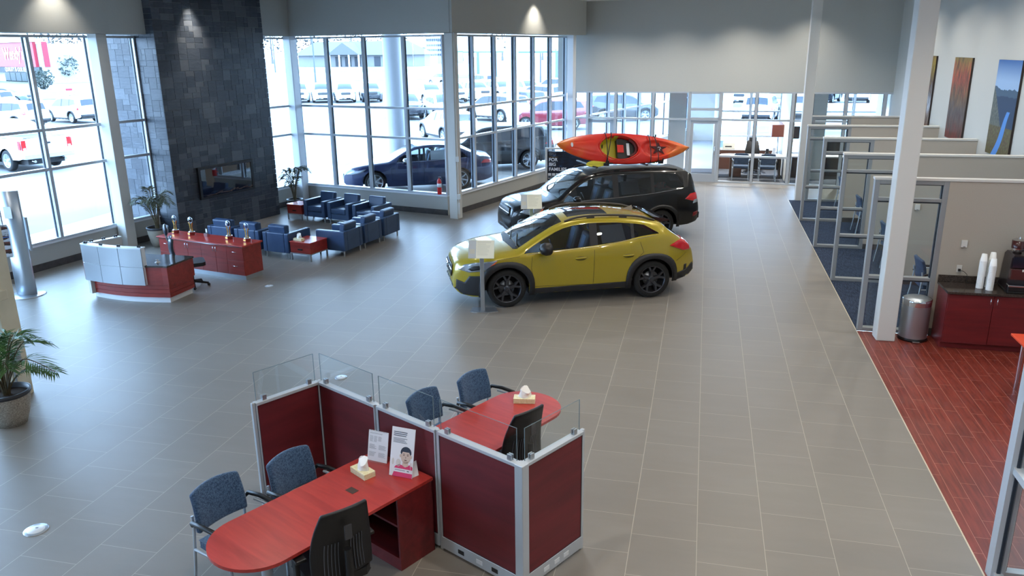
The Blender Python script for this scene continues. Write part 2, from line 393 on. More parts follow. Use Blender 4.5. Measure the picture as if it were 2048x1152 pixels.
# far wall with glazed offices under a tall header
PF, dF = (-4.7, 27.87), dirv(95)
mb = MB(); mb.wbox(PF, dF, -.3, 14, -.25, 0.0, 2.97, ZC); struct('wall_far_header', mb, M['wall'])
fx = lambda x: (x+4.7)/cos(R(5))
fr = [fx(v) for v in (-4.42, -3.95, -2.98, -1.7, -.5)]
for a, b in zip(fr[:-1], fr[1:]): window(PF, dF, a, b, 0.0, 2.97, (2.07,), .09, .12, -.06)
fr = [fx(v) for v in (.5, 1.62, 2.74, 3.3, 4.3, 5.4, 6.4, 7.4)]
for i, (a, b) in enumerate(zip(fr[:-1], fr[1:])): window(PF, dF, a, b, 0.0, 2.97, (.88, 2.07) if i < 2 else (2.07,), .09, .12, -.06)
# door in the far wall
def glass_door(nm, P, d, s0, s1, transom=True):
    mb = MB(); mb.wbox(P, d, s0, s0+.05, -.12, 0, 0, 2.97); mb.wbox(P, d, s1-.05, s1, -.12, 0, 0, 2.97)
    mb.wbox(P, d, s0, s1, -.12, 0, 2.05, 2.13); mb.wbox(P, d, s0, s1, -.12, 0, 2.9, 2.97)
    mb.wbox(P, d, s0+.05, s1-.05, -.11, -.02, 2.36, 2.44)
    fr = struct(nm, mb, M['alum'])
    l = MB(); a, b = s0+.06, s1-.06
    l.wbox(P, d, a, a+.1, -.085, -.035, .01, 2.04); l.wbox(P, d, b-.1, b, -.085, -.035, .01, 2.04); l.wbox(P, d, a+.1, b-.1, -.085, -.035, 1.93, 2.04); l.wbox(P, d, a+.1, b-.1, -.085, -.035, .01, .27)
    lf = l.build('door_leaf', M['alum'], fr)
    p = MB(); p.wbox(P, d, a+.1, b-.1, -.064, -.056, .27, 1.93); p.wbox(P, d, s0+.05, s1-.05, -.064, -.056, 2.13, 2.9); p.build('pane', M['glass'], fr)
    h = MB(); q = at(P, d, b-.05, .03); q2 = at(P, d, b-.05, -.035)
    h.tube([(*q2, .9), (*q, .92), (*q, 1.18), (*q2, 1.2)], .012); h.build('door_handle', M['chrome'], fr)
    return fr
glass_door('door_1', PF, dF, fx(-.5), fx(.5))
# a darker door frame in the glazed wall beside the corner
mb = MB(); P, d = PF, dF; a, b = fx(-3.9), fx(-3.03)
mb.wbox(P, d, a, a+.12, -.1, -.02, 0, 2.03); mb.wbox(P, d, b-.12, b, -.1, -.02, 0, 2.03); mb.wbox(P, d, a, b, -.1, -.02, 1.92, 2.03); mb.wbox(P, d, a, b, -.1, -.02, .01, .2)
struct('door_2', mb, M['metal'])
# columns inside
column('trim_6', 2.87, 24.55, .27, ZC, 0); column('trim_7', 2.9, 12.58, .27, ZC, R(2))
# right wall and the wall behind the coffee counter
mb = MB(); mb.box(5.6, 5.85, 12.86, 27.3, 0, ZC); struct('wall_right', mb, M['wall'])
mb = MB(); mb.box(6.7, 6.95, -6, 13, 0, ZC); struct('wall_right_near', mb, M['wall'])
mb = MB(); mb.box(-15, 6.95, -6.2, -6, 0, ZC); struct('wall_rear', mb, M['wall'])
mb = MB(); mb.add([(-17, -6.2, ZC), (9, -6.2, ZC), (9, 30, ZC), (-17, 30, ZC)], [(3, 2, 1, 0)]); struct('ceiling', mb, M['ceil'])

# chimney breast: slate tiles in a random pattern on a dark core
def slate_face(mb, w, h, cell, T, holes=(), seed=1):
    rnd = random.Random(seed); nx, nz = int(round(w/cell)), int(round(h/cell)); occ = [[0]*nz for _ in range(nx)]
    mb.T = T
    for j in range(nz):
        for i in range(nx):
            if occ[i][j]: continue
            a, b = rnd.choice([(2, 1), (1, 1), (2, 1), (2, 2), (2, 1), (3, 2), (2, 1), (1, 2), (3, 2), (2, 2)])
            while a > 1 and (i+a > nx or any(occ[i+k][j] for k in range(a))): a -= 1
            while b > 1 and (j+b > nz or any(occ[i+q][j+k] for k in range(b) for q in range(a))): b -= 1
            if b > a: b = a
            for q in range(a):
                for k in range(b): occ[i+q][j+k] = 1
            x0, x1, z0, z1 = i*cell+.0025, (i+a)*cell-.0025, j*cell+.0025, (j+b)*cell-.0025
            dd = .0035+rnd.random()*.003; y0 = 0
            cx, cz = (x0+x1)/2, (z0+z1)/2
            if any(hx0 < cx < hx1 and hz0 < cz < hz1 for hx0, hx1, hz0, hz1 in holes): continue
            e = .0015
            vs = [(x0, y0, z0), (x1, y0, z0), (x1, y0, z1), (x0, y0, z1), (x0+e, -dd, z0+e), (x1-e, -dd, z0+e), (x1-e, -dd, z1-e), (x0+e, -dd, z1-e)]
            mb.add(vs, [(4, 5, 6, 7), (0, 1, 5, 4), (1, 2, 6, 5), (2, 3, 7, 6), (3, 0, 4, 7)])
    mb.T = None
WING = 1.0
CH0 = at(PA2, dW, .97, .65); CH1 = at(PA2, dW, 4.4, .65)   # face corners
core = MB(); core.wbox(PA2, dW, .981, 4.389, -WING, .639, 0, ZC); ch = struct('wall_chimney', core, M['grout'])
fm = MB()
def faceT(p, q):   # local x along p->q, outward = -y local
    dx, dy = q[0]-p[0], q[1]-p[1]; L = hypot(dx, dy); dx /= L; dy /= L
    return Matrix(((dx, -dy, 0, p[0]), (dy, dx, 0, p[1]), (0, 0, 1, 0), (0, 0, 0, 1))), L
# fireplace hole 1.83 x .8 at z .865 .. 1.665
a0 = (Vector((-12.14, 17.2))-Vector(CH0)).length; hole = (a0-.02, a0+1.84, .85, 1.68)
p = at(PA2, dW, .97, .64); q = at(PA2, dW, 4.4, .64); T, L = faceT(p, q); slate_face(fm, L, 5.85, 0.128, T, (), 3)
p = at(PA2, dW, .98, -WING); q = at(PA2, dW, .98, .65); T, L = faceT(p, q); slate_face(fm, L, 5.85, 0.128, T, (), 5)
p = at(PA2, dW, 4.39, .65); q = at(PA2, dW, 4.39, -WING); T, L = faceT(p, q); slate_face(fm, L, 5.85, 0.128, T, (), 9)
fm.build('slate_cladding', M['slate'], ch)
# linear fireplace set on the chimney face
FP = at(PA2, dW, .97+a0, .66)
fp = thing('wall_fireplace', 'wide black framed glass fireplace set in the dark slate chimney', 'fireplace', (FP[0], FP[1], 0), 0)
P0 = (0, 0)
mb = MB()
for (s0, s1, z0, z1) in ((0, 1.83, .865, .91), (0, 1.83, 1.6, 1.66), (0, .07, .91, 1.6), (1.76, 1.83, .91, 1.6)): mb.wbox(P0, dW, s0, s1, -.02, .05, z0, z1)
mb.build('frame', M['black'], fp)
mb = MB(); mb.wbox(P0, dW, .07, 1.76, -.015, .002, .91, 1.6); mb.build('firebox_back', mat('firebox_dark', (26, 24, 24), .7), fp)
mb = MB(); mb.wbox(P0, dW, .07, 1.76, .03, .036, .91, 1.6); mb.build('glass_front', glass_mat('fireplace_glass', (.7, .72, .75), .25, ior=1.7), fp)
mb = MB(); rnd = random.Random(4)
for i in range(14):
    s = .2+i*.108; q = at(P0, dW, s, .012); q2 = at(P0, dW, s+.2, .02)
    mb.tube([(*q, .925+rnd.random()*.04), (*q2, .93+rnd.random()*.07)], .018, 6)
mb.build('logs', noisy('driftwood_log', (70, 50, 40), (150, 120, 95), (20, 20, 20), .8), fp)
# ------------------------------------------------------------------ sales stalls on the right: glazed frame + drywall panel
for k, (y, x0, where) in enumerate(((12.86, 2.57, 'nearest of the row, behind the coffee counter'), (15.79, 2.57, 'second of the row from the coffee counter'), (18.55, 2.57, 'third of the row from the coffee counter'),
                             (21.49, 2.57, 'fourth of the row from the coffee counter'), (24.4, 3.02, 'farthest of the row, beside the far white column'))):
    t = thing('office_partition', 'cream partition wall with a glazed aluminium end frame, '+where, 'partition', (x0, y, 0), 0, 'partitions between the sales stalls')
    W, H = 1.03, 2.45; L = 5.6-x0 if k else 6.7-x0
    fm = MB()
    fm.box(0, .07, 0, .12, 0, H); fm.box(W-.075, W, 0, .12, 0, H); fm.box(.07, W-.075, 0, .12, H-.09, H); fm.box(.07, W-.075, 0, .12, 0, .06)
    fm.box(.07, W-.075, .01, .11, 2.10, 2.15); fm.box(.07, W-.075, .01, .11, .87, .92)
    fm.build('glazed_frame', M['alumd'], t, bevel=.004)
    g = MB()
    for z0, z1 in ((.07, .86), (.92, 2.09), (2.15, 2.36)): g.box(W-.09, W-.076, .03, .09, z0, z1); g.box(.072, W-.09, .03, .09, z1-.012, z1)
    g.build('gasket', M['gasket'], t)
    g = MB(); g.box(.07, W-.075, .056, .064, .06, 2.36); g.build('pane', M['clear'], t)
    p = MB(); p.box(W, L, 0, .12, 0, H-.03); p.build('drywall_panel', M['beige'], t)
    p = MB(); p.box(-.01, L, -.012, .132, H-.025, H+.01); p.build('cap', M['white'], t)
    p = MB(); p.box(W, L, -.013, 0, 0, .12); p.box(W, L, .12, .133, 0, .12); p.build('skirting', M['basebd'], t)
# wall boxes
def wallbox(n, lab, cat, x, y, z, w, h, dd=.03, m='white'):
    t = thing(n, lab, cat, (x, y, z)); mb = MB(); mb.box(-w/2, w/2, -dd, 0, -h/2, h/2); mb.build('cover', M[m], t, bevel=.008)
    if n == 'thermostat_box':
        mb = MB(); mb.box(-w*.18, w*.18, -dd-.002, -dd, -h*.4, -h*.34); mb.build('vent_slot', M['black'], t)
    return t
wallbox('thermostat_box', 'small white wall box above the coffee counter outlet', 'wall box', 3.915, 12.859, 1.49, .085, .115)
wallbox('thermostat_box', 'small white wall box seen through the glazed end of the nearest partition', 'wall box', 3.93, 15.785, 1.49, .085, .115)
o = wallbox('power_outlet', 'white wall outlet with a black plug above the dark splashback', 'outlet', 3.9, 12.859, 1.1, .075, .115, .008)
mb = MB(); mb.box(-.017, .017, -.035, -.008, -.035, .0); mb.build('plug', M['black'], o)
wallbox('power_outlet', 'white wall outlet behind the coffee machine', 'outlet', 4.3, 12.859, 1.05, .075, .115, .008)
# coffee counter
cx0, cx1, cy0, cy1 = 3.64, 6.68, 12.29, 12.842
t = thing('coffee_cabinet', 'dark cherry base cabinet with a granite top against the cream partition', 'cabinet', (cx0, cy0, 0))
W, D = cx1-cx0, cy1-cy0
mb = MB(); mb.box(0, W, .06, D-.01, 0, .09); mb.build('plinth', M['cherrydark'], t)
mb = MB(); mb.box(0, W, .02, D-.005, .09, .86); mb.build('body', M['cherrydark'], t)
for i in range(5):
    a, b = .01+i*.605, .01+(i+1)*.605-.006
    dd = MB(); dd.box(a, b, 0, .02, .1, .85); d = dd.build('door', M['cherrydark'], t, bevel=.002)
    hx = b-.04 if i % 2 == 0 else a+.04
    h = MB(); h.tube([(hx, 0, .82), (hx, -.028, .81), (hx, -.028, .73), (hx, 0, .72)], .006); h.build('handle', M['chrome'], d)
mb = MB(); mb.box(-.02, W, -.03, D-.004, .86, .895); mb.box(-.02, W, D-.03, D-.004, .895, 1.0); mb.build('granite_top', M['granite'], t, bevel=.004)
# cups
def cup_stack(x, y, n, lab):
    t = thing('paper_cup_stack', lab, 'cups', (x, y, .8955), 0, 'stacked white paper cups on the coffee counter'); t.scale = (1.22, 1.22, 1.22)
    h = .012
    for i in range(n):
        z = i*h if i < n-1 else i*h
        m = MB()
        top = i == n-1
        m.lathe([(.039, z), (.041, z), (.0415, z+.004), (.039, z+.008), (.028 if top else .036, z+(.09 if top else .012)), (1e-4 if top else .035, z+(.09 if top else .012))], 20)
        m.build('paper_cup', M['tissue'], t)
cup_stack(4.12, 12.56, 29, 'left stack of white paper cups on the coffee counter'); cup_stack(4.225, 12.47, 26, 'front stack of white paper cups on the coffee counter'); cup_stack(4.255, 12.62, 30, 'rear stack of white paper cups on the coffee counter')
# cord
mb = MB(); pts = [(3.9, 12.825, 1.08), (3.95, 12.8, 1.075), (4.0, 12.79, 1.03), (4.01, 12.8, .95), (4.0, 12.79, .902), (4.1, 12.78, .901), (4.25, 12.79, .901), (4.42, 12.8, .902), (4.44, 12.81, .98), (4.48, 12.8, 1.02), (4.55, 12.77, 1.0)]
tag(mb.tube(pts, .004, 6).build('black_cord', M['black']), 'thin black cord running from the wall outlet along the counter', 'cord')
# coffee machine
t = thing('coffee_machine', 'black and steel bean coffee machine on the right end of the counter', 'coffee machine', (4.42, 12.38, .8955), R(-3))
mb = MB(); mb.prism_y([(0, 0), (.62, 0), (.62, .54), (.05, .54), (.02, .5)], .06, .42); mb.build('housing', mat('machine_housing', (48, 40, 42), .3), t, bevel=.01)
mb = MB(); mb.box(.01, .62, -.03, .06, .2, .36); mb.build('front_panel', mat('bronze_panel', (92, 62, 62), .25, .6), t, bevel=.01)
mb = MB(); mb.box(.03, .6, .02, .055, .37, .52); mb.build('display', mat('machine_display', (18, 26, 40), .1), t)
mb = MB(); mb.box(-.01, .62, -.05, .4, 0, .03); mb.box(0, .62, -.05, -.01, .03, .1); mb.build('base_tray', M['black'], t, bevel=.01)
mb = MB(); mb.box(-.005, .62, -.07, .05, .1, .13); mb.build('drip_ledge', M['chrome'], t, bevel=.01)
mb = MB(); mb.box(.15, .22, -.036, -.03, .33, .36); mb.build('badge', M['white'], t)
for i in range(3):
    x = .12+i*.2
    h = MB(); h.lathe([(.001, .54), (.06, .54), (.055, .57), (.08, .58), (.085, .62)], 20, (x, .22, 0)); hh = h.build('hopper_collar', M['chrome'], t)
    h = MB(); h.lathe([(.085, .62), (.09, .74), (.001, .74)], 20, (x, .22, 0)); h.build('bean_hopper', mat('coffee_beans', (66, 30, 30), .2), t)
    h = MB(); h.lathe([(.092, .74), (.06, .755), (.02, .76), (.012, .79), (.001, .79)], 20, (x, .22, 0)); h.build('hopper_lid', M['chrome'], t)
# trash can
t = thing('pedal_bin', 'brushed steel pedal bin standing between the white column and the cherry counter', 'trash can', (3.33, 12.66, 0))
mb = MB(); mb.lathe([(.001, .02), (.2, .02), (.205, .05), (.205, .62)], 40); b = mb.build('body', M['metal'], t)
mb = MB(); mb.lathe([(.207, .56), (.209, .62), (.209, .655), (.2, .66)], 40); mb.build('rim', M['chrome'], t)
mb = MB(); mb.lathe([(.2, .655), (.17, .672), (.08, .68), (.001, .682)], 40); mb.build('lid', M['metal'], t)
mb = MB(); mb.lathe([(.001, 0), (.21, 0), (.212, .03), (.206, .05)], 40); mb.build('base_ring', M['black'], t)
mb = MB(); mb.box(-.05, .05, -.26, -.2, .012, .03); mb.build('pedal', M['chrome'], t, bevel=.004)

# corner of the glazed storefront close to the camera
P = (2.58, 6.62); dX = (1, 0); dY = (0, -1)
mb = MB(); mb.box(2.58, 2.69, 6.5, 6.62, 0, 2.9); mb.box(2.69, 6.7, 6.52, 6.6, 0, .08); mb.box(2.69, 6.7, 6.52, 6.6, 2.8, 2.9); mb.box(3.9, 3.97, 6.52, 6.6, .08, 2.8)
for z in (1.0,): mb.box(2.69, 6.7, 6.53, 6.59, z-.03, z+.03)
f = struct('window_60', mb, M['alum'])
mb = MB(); mb.box(2.69, 6.7, 6.556, 6.564, .08, 2.8); mb.build('pane', M['clear'], f)
mb = MB(); mb.box(2.69, 2.71, 6.54, 6.58, .08, 2.8); mb.build('gasket', M['gasket'], f)
mb = MB(); mb.box(2.6, 2.67, 1.0, 6.5, 0, .08); mb.box(2.6, 2.67, 1.0, 6.5, 1.02, 1.08); mb.box(2.6, 2.67, 1.0, 6.5, 2.8, 2.9); mb.box(2.6, 2.67, 5.1, 5.18, .08, 2.8); mb.box(2.6, 2.67, 3.7, 3.78, .08, 2.8)
f = struct('window_61', mb, M['alum'])
mb = MB(); mb.box(2.631, 2.639, 1.0, 6.5, .08, 2.8); mb.build('pane', M['clear'], f)
mb = MB(); mb.box(2.62, 2.65, 6.485, 6.5, .08, 2.8); mb.box(2.62, 2.65, 1, 6.5, 1.0, 1.02); mb.build('gasket', M['gasket'], f)
# table corner in the lounge at the right edge
t = thing('cafe_table', 'orange cherry topped table at the right edge behind the window post', 'table', (4.6, 10.55, 0), 0)
mb = MB(); mb.box(-.55, .55, -.4, .4, .72, .75); mb.build('tabletop', mat('orange_cherry', (224, 78, 46), .3), t, bevel=.006)
for sx in (-.42, .42):
    for sy in (-.3, .3):
        mb = MB(); mb.cyl((sx, sy, 0), (sx, sy, .72), .022); mb.build('leg', M['chrome'], t)

# canvases on the right wall
def canvas_mats():
    t = NT('canvas_lake'); s = t.n('ShaderNodeSeparateXYZ', {0: t.n('ShaderNodeTexCoord').outputs['Object']})
    z, y = s.outputs[2], s.outputs[1]; nz = t.n('ShaderNodeTexNoise', {'Vector': t.coord((3, 3, 2)), 'Scale': 1.4, 'Detail': 4}).outputs[0]
    n2 = t.n('ShaderNodeTexNoise', {'Vector': t.coord((14, 14, 9)), 'Scale': 2, 'Detail': 5}).outputs[0]
    sky = t.ramp(t.math('DIVIDE', z, 1.8), [(.0, lin((150, 175, 205))), (.78, lin((140, 170, 205))), (.99, lin((50, 96, 158)))])
    hill = t.mix(t.math('GREATER_THAN', t.math('ADD', z, t.math('MULTIPLY', nz, .2)), 1.36), (*lin((56, 82, 106)), 1), sky)
    hill2 = t.mix(t.math('GREATER_THAN', t.math('ADD', z, t.math('MULTIPLY', nz, .16)), 1.2), (*lin((30, 54, 84)), 1), hill)
    slope = t.mix(t.math('LESS_THAN', t.math('ADD', z, t.math('MULTIPLY', y, -1.2)), .55), hill2, t.ramp(n2, [(.35, lin((58, 66, 66))), (.7, lin((104, 108, 96)))]))
    riv = t.math('ABSOLUTE', t.math('ADD', y, t.math('ADD', t.math('ADD', t.math('MULTIPLY', t.math('SINE', t.math('MULTIPLY', z, 6.0)), .05), t.math('MULTIPLY', z, .62)), -.16)))
    riv = t.math('LESS_THAN', riv, t.math('SUBTRACT', .14, t.math('MULTIPLY', z, .07)))
    c = t.mix(t.math('MULTIPLY', riv, t.math('LESS_THAN', z, .85)), slope, (*lin((72, 128, 196)), 1))
    bank = t.ramp(n2, [(.3, lin((62, 46, 30))), (.5, lin((84, 72, 40))), (.66, lin((88, 92, 44))), (.74, lin((80, 130, 48)))])
    c = t.mix(t.math('MULTIPLY', t.math('LESS_THAN', z, .55), t.math('SUBTRACT', 1.0, riv)), c, bank)
    M['cv_lake'] = t.bsdf(color=c, rough=.6)
    def forest(nm, cols, sc, mid):
        t = NT(nm); s = t.n('ShaderNodeSeparateXYZ', {0: t.n('ShaderNodeTexCoord').outputs['Object']})
        nz = t.n('ShaderNodeTexNoise', {'Vector': t.coord((3, 26, 2.0)), 'Scale': 1.6, 'Detail': 6}).outputs[0]
        cl = t.n('ShaderNodeTexNoise', {'Vector': t.coord((4, 5, 3)), 'Scale': 1.5, 'Detail': 3}).outputs[0]
        base = t.ramp(t.math('ADD', t.math('DIVIDE', s.outputs[2], 1.75), t.math('MULTIPLY', t.math('SUBTRACT', cl, .5), .5)), [(p, lin(q)) for p, q in cols])
        c = t.mix(t.ramp(nz, [(.42, (0, 0, 0)), (.6, (1, 1, 1))]), base, (*lin(mid), 1)); return t.bsdf(color=c, rough=.6)
    M['cv_autumn'] = forest('canvas_autumn', [(.0, (120, 44, 34)), (.16, (92, 56, 44)), (.35, (92, 84, 84)), (.55, (120, 92, 60)), (.8, (176, 78, 52)), (1, (140, 120, 60))], 1, (58, 42, 34))
    M['cv_falls'] = forest('canvas_falls', [(.0, (104, 60, 30)), (.12, (150, 130, 110)), (.3, (176, 186, 200)), (.5, (120, 120, 120)), (.62, (70, 44, 34)), (.8, (170, 150, 40)), (1, (90, 66, 30))], 1, (60, 40, 30))
canvas_mats()
for (y0, y1, z0, z1, m, lab) in ((16.62, 17.88, 2.28, 4.07, 'cv_lake', 'tall canvas print of a blue river winding between green hills'), (19.56, 20.84, 2.28, 4.08, 'cv_autumn', 'tall canvas print of a red and brown autumn forest'),
                              (22.46, 23.75, 2.36, 4.09, 'cv_falls', 'tall canvas print of a waterfall under yellow trees, half behind the white column')):
    t = thing('canvas_print', lab, 'picture', (5.598, (y0+y1)/2, z0), 0, 'canvas prints on the right wall'); w = y1-y0
    mb = MB(); mb.box(-.04, 0, -w/2, w/2, 0, z1-z0); mb.build('stretcher', mat('canvas_edge', (50, 40, 36), .7), t)
    mb = MB(); mb.box(-.043, -.04, -w/2, w/2, 0, z1-z0); mb.build('print', M[m], t)
# ------------------------------------------------------------------ centre workstation
def chair_guest(lab, group, loc, rz, fab='fabric'):
    # faces local +y; seat centre at origin
    t = thing('guest_chair', lab, 'chair', (loc[0], loc[1], 0), rz, group)
    P = []
    for i in range(9):
        u = -1+2*i/8; row = []
        for j in range(9):
            v = j/8; w = .25*(1-.06*v); x = u*w
            y = -.235-.06*v*1.0+.045*u*u+.02*sin(pi*v)
            z = .55+.37*v-(.028*u*u*v)
            row.append((x, y, z))
        P.append(row)
    mb = MB(); mb.grid(P); bk = mb.build('backrest', M[fab], t)
    sd = bk.modifiers.new('solid', 'SOLIDIFY'); sd.thickness = .055; sd.offset = 0; bv = bk.modifiers.new('bevel', 'BEVEL'); bv.width = .022; bv.segments = 3; bv.limit_method = 'ANGLE'
    mb = MB(); mb.prism([(-.25, .24), (.25, .24), (.255, 0), (.235, -.22), (-.235, -.22), (-.255, 0)], .41, .475); mb.build('seat', M[fab], t, bevel=.025, seg=3)
    for s in (-1, 1):
        mb = MB(); mb.tube([(s*.27, .24, 0), (s*.272, .235, .3), (s*.27, .2, .62), (s*.268, .12, .655), (s*.265, -.1, .65)], .0125, 8); mb.build('leg', M['silverleg'], t)
        mb = MB(); mb.tube([(s*.27, -.3, 0), (s*.262, -.26, .3), (s*.25, -.235, .6), (s*.245, -.25, .7)], .0125, 8); mb.build('leg', M['silverleg'], t)
        mb = MB(); mb.tube([(s*.27, -.235, .40), (s*.265, 0, .395), (s*.27, .225, .40)], .011, 8); mb.build('side_rail', M['silverleg'], t)
        mb = MB(); mb.tube([(s*.25, -.25, .61), (s*.285, -.2, .67), (s*.29, -.05, .685), (s*.285, .12, .68), (s*.275, .2, .655)], [.016, .02, .021, .021, .014], 8); mb.build('armrest', M['black'], t)
    return t
def chair_task(lab, loc, rz, head=False, group=None):
    t = thing('task_chair', lab, 'chair', (loc[0], loc[1], 0), rz, group)
    P = []
    for i in range(13):
        u = -1+2*i/12; row = []
        for j in range(13):
            v = j/12; w = .25*(1-.25*v**2.2)*(1+.05*sin(pi*v)); y = -.25-.10*v-.05*sin(pi*v)*(-1)+.05*u*u
            row.append((u*w, y, .5+.64*v-.02*u*u*v))
        P.append(row)
    mb = MB(); mb.grid(P); bk = mb.build('backrest', M['mesh'], t)
    sd = bk.modifiers.new('solid', 'SOLIDIFY'); sd.thickness = .03; sd.offset = 0; bv = bk.modifiers.new('bevel', 'BEVEL'); bv.width = .012; bv.segments = 2; bv.limit_method = 'ANGLE'
    # slots on the rear of the back
    mb = MB()
    for i in range(-6, 7):
        if abs(i) < 2: continue
        x0 = i*.028
        pts = []
        for k in range(7):
            v = .06+.085*k; pts.append((x0*(1-.15*v), -.272-.10*v+.05*sin(pi*v)+.05*(x0/.23)**2-.0005, .5+.58*v))
        mb.tube(pts, .0035, 5)
    mb.build('back_ribs', mat('rib_grey', (86, 90, 100), .4), t)
    mb = MB(); mb.tube([(0, -.1, .4), (0, -.3, .42), (0, -.33, .6), (0, -.32, .78)], [.03, .03, .035, .03], 8); mb.build('back_post', M['black'], t)
    mb = MB(); mb.box(-.03, .03, -.362, -.345, .88, 1.0); mb.build('back_plate', mat('grey_plate', (62, 62, 66), .4), t, bevel=.004)
    mb = MB(); mb.prism([(-.25, .22), (-.2, .27), (.2, .27), (.25, .22), (.24, -.2), (.18, -.25), (-.18, -.25), (-.24, -.2)], .43, .5); mb.build('seat', M['black'], t, bevel=.025, seg=3)
    for s in (-1, 1):
        mb = MB(); mb.box(s*.29-.045, s*.29+.045, -.12, .15, .66, .69); mb.box(s*.29-.02, s*.29+.02, -.03, .03, .44, .66); mb.box(min(s*.18, s*.3), max(s*.18, s*.3), -.03, .03, .41, .44); mb.build('armrest', M['black'], t, bevel=.01)
    mb = MB(); mb.cyl((0, 0, .1), (0, 0, .43), .03); mb.build('gas_lift', M['chrome'], t)
    for k in range(5):
        a = 2*pi*k/5+.3; mb = MB(); mb.tube([(0, 0, .11), (.3*cos(a), .3*sin(a), .07)], [.03, .018], 8); g = mb.build('base_leg', M['black'], t)
        mb = MB(); mb.cyl((.3*cos(a)-.012, .3*sin(a), .03), (.3*cos(a)+.012, .3*sin(a), .03), .03, n=12); mb.build('caster', M['black'], g)
    if head:
        mb = MB(); mb.box(-.13, .13, -.36, -.3, 1.1, 1.25); mb.build('headrest', M['black'], t, bevel=.03, seg=3)
    return t
def tissue_box(lab, loc, rz, sc=1):
    t = thing('tissue_box', lab, 'tissue box', loc, rz, 'tissue boxes')
    mb = MB(); mb.box(-.115, .115, -.06, .06, 0, .055); mb.build('carton', M['yellowbox'], t, bevel=.002)
    rnd = random.Random(int(loc[0]*100)); P = []
    for j in range(7):
        v = j/6; row = []
        for k in range(14):
            a = 2*pi*k/14; r = (.06-.004*v)*(1+.22*sin(3*a+v*3)+.12*rnd.random()); row.append((r*cos(a)*(1-.15*v)+.01*v, r*sin(a)*.62*(1-.1*v)+.018*sin(a*2)*v, .054+.09*v*(1+.35*cos(a-2))))
        P.append(row)
    mb = MB(); mb.grid(P, True, True); mb.add(P[-1], [tuple(range(14))], True); mb.build('tissue', M['tissue'], t); t.scale = (sc, sc, sc); return t

# spine frame: origin d, u along spine, n towards the far side
DO = Vector((-2.11, 5.92)); UU = Vector((.892, -.452)); NN = Vector((.452, .892)); ANG = atan2(-.452, .892)
def un(u, n): p = DO+UU*u+NN*n; return (p.x, p.y)
HP = 1.2; TH = .055
pa, pb, pc, pd, pe, pf = un(-1.74, -.72), un(-1.72, 0), un(-.88, 0), un(0, 0), un(.94, 0), un(.96, .79)
pa = (-4.0, 6.08); pb = (-3.63, 6.71); pc = (-2.83, 6.30); pd = (-2.11, 5.93); pe = (-1.265, 5.50); pf = (-.88, 6.2)
def screen(P, Q, lab, outlets=False, outside=1):
    L = hypot(Q[0]-P[0], Q[1]-P[1]); rz = atan2(Q[1]-P[1], Q[0]-P[0])
    t = thing('workstation_panel', lab, 'partition panel', (*P, 0), rz, 'red laminate screens of the centre workstation')
    a, b = .018, L-.018
    mb = MB(); mb.box(a, b, -TH/2, TH/2, .03, .15); mb.box(a, a+.014, -TH/2, TH/2, .15, HP-.03); mb.box(b-.014, b, -TH/2, TH/2, .15, HP-.03); mb.box(a, b, -TH/2-.006, TH/2+.006, HP-.03, HP)
    fr = mb.build('frame', M['alum'], t, bevel=.003)
    mb = MB(); mb.box(a+.014, b-.014, -TH/2+.006, TH/2-.006, .15, HP-.03); mb.build('laminate_infill', M['burgundy'], t)
    mb = MB(); mb.box(a+.014, b-.014, -TH/2+.004, TH/2-.004, .15, .156); mb.box(a+.014, a+.02, -TH/2+.004, TH/2-.004, .15, HP-.03); mb.box(b-.02, b-.014, -TH/2+.004, TH/2-.004, .15, HP-.03); mb.build('gasket', M['gasket'], t)
    mb = MB(); mb.box(a+.02, b-.03, -.003, .003, HP+.012, HP+.3); mb.build('glass_topper', M['clear'], t)
    ed = MB(); ed.box(a+.02, b-.03, -.002, .002, HP+.298, HP+.3015); ed.box(a+.018, a+.022, -.003, .003, HP+.012, HP+.3); ed.box(b-.032, b-.028, -.003, .003, HP+.012, HP+.3); ed.build('glass_edge', mat('glass_edge_green', (112, 130, 138), .2), t)
    for x in (a+.1, b-.1):
        c = MB(); c.box(x-.022, x+.022, -.018, -.004, HP, HP+.05); c.box(x-.022, x+.022, .004, .018, HP, HP+.05); c.box(x-.022, x+.022, -.004, .004, HP, HP+.012); c.build('glass_clamp', M['metal'], t, bevel=.002)
    if outlets:
        s = outside; y0, y1 = (TH/2, TH/2+.003) if s > 0 else (-TH/2-.003, -TH/2)
        for x, dk in outlets:
            m = MB(); m.box(x-.035, x+.035, y0, y1, .065, .105); m.build('data_port', M['black' if dk else 'alumw'], t)
    return t
screen(pa, pb, 'red laminate screen at the left end of the workstation')
screen(pb, pc, 'red laminate screen behind the white wirebound booklet, at the left of the spine')
screen(pc, pd, 'red laminate screen right behind the leaning white brochure display')
screen(pd, pe, 'red laminate screen with black data ports, right of the open shelf', [(.26, 1), (.48, 0), (.66, 1)], -1)
screen(pe, pf, 'red laminate screen at the right end of the workstation, lit by the aisle', [(.28, 0), (.42, 0), (.55, 0)], -1)
for (p, lab) in ((pa, 'left end'), (pb, 'far left corner'), (pc, 'first joint'), (pd, 'second joint'), (pe, 'near corner'), (pf, 'right end')):
    w = .022 if p not in (pe,) else .075
    mb = MB(); mb.box(-w/2-.005, w/2+.005, -w/2-.005, w/2+.005, 0.0, HP+.004); o = mb.build('panel_post', M['alum'], None, bevel=.006); o.location = (*p, 0); o.rotation_euler = (0, 0, ANG)
    tag(o, 'pale aluminium post at the %s of the red workstation screens' % lab, 'post', 'posts of the workstation screens')

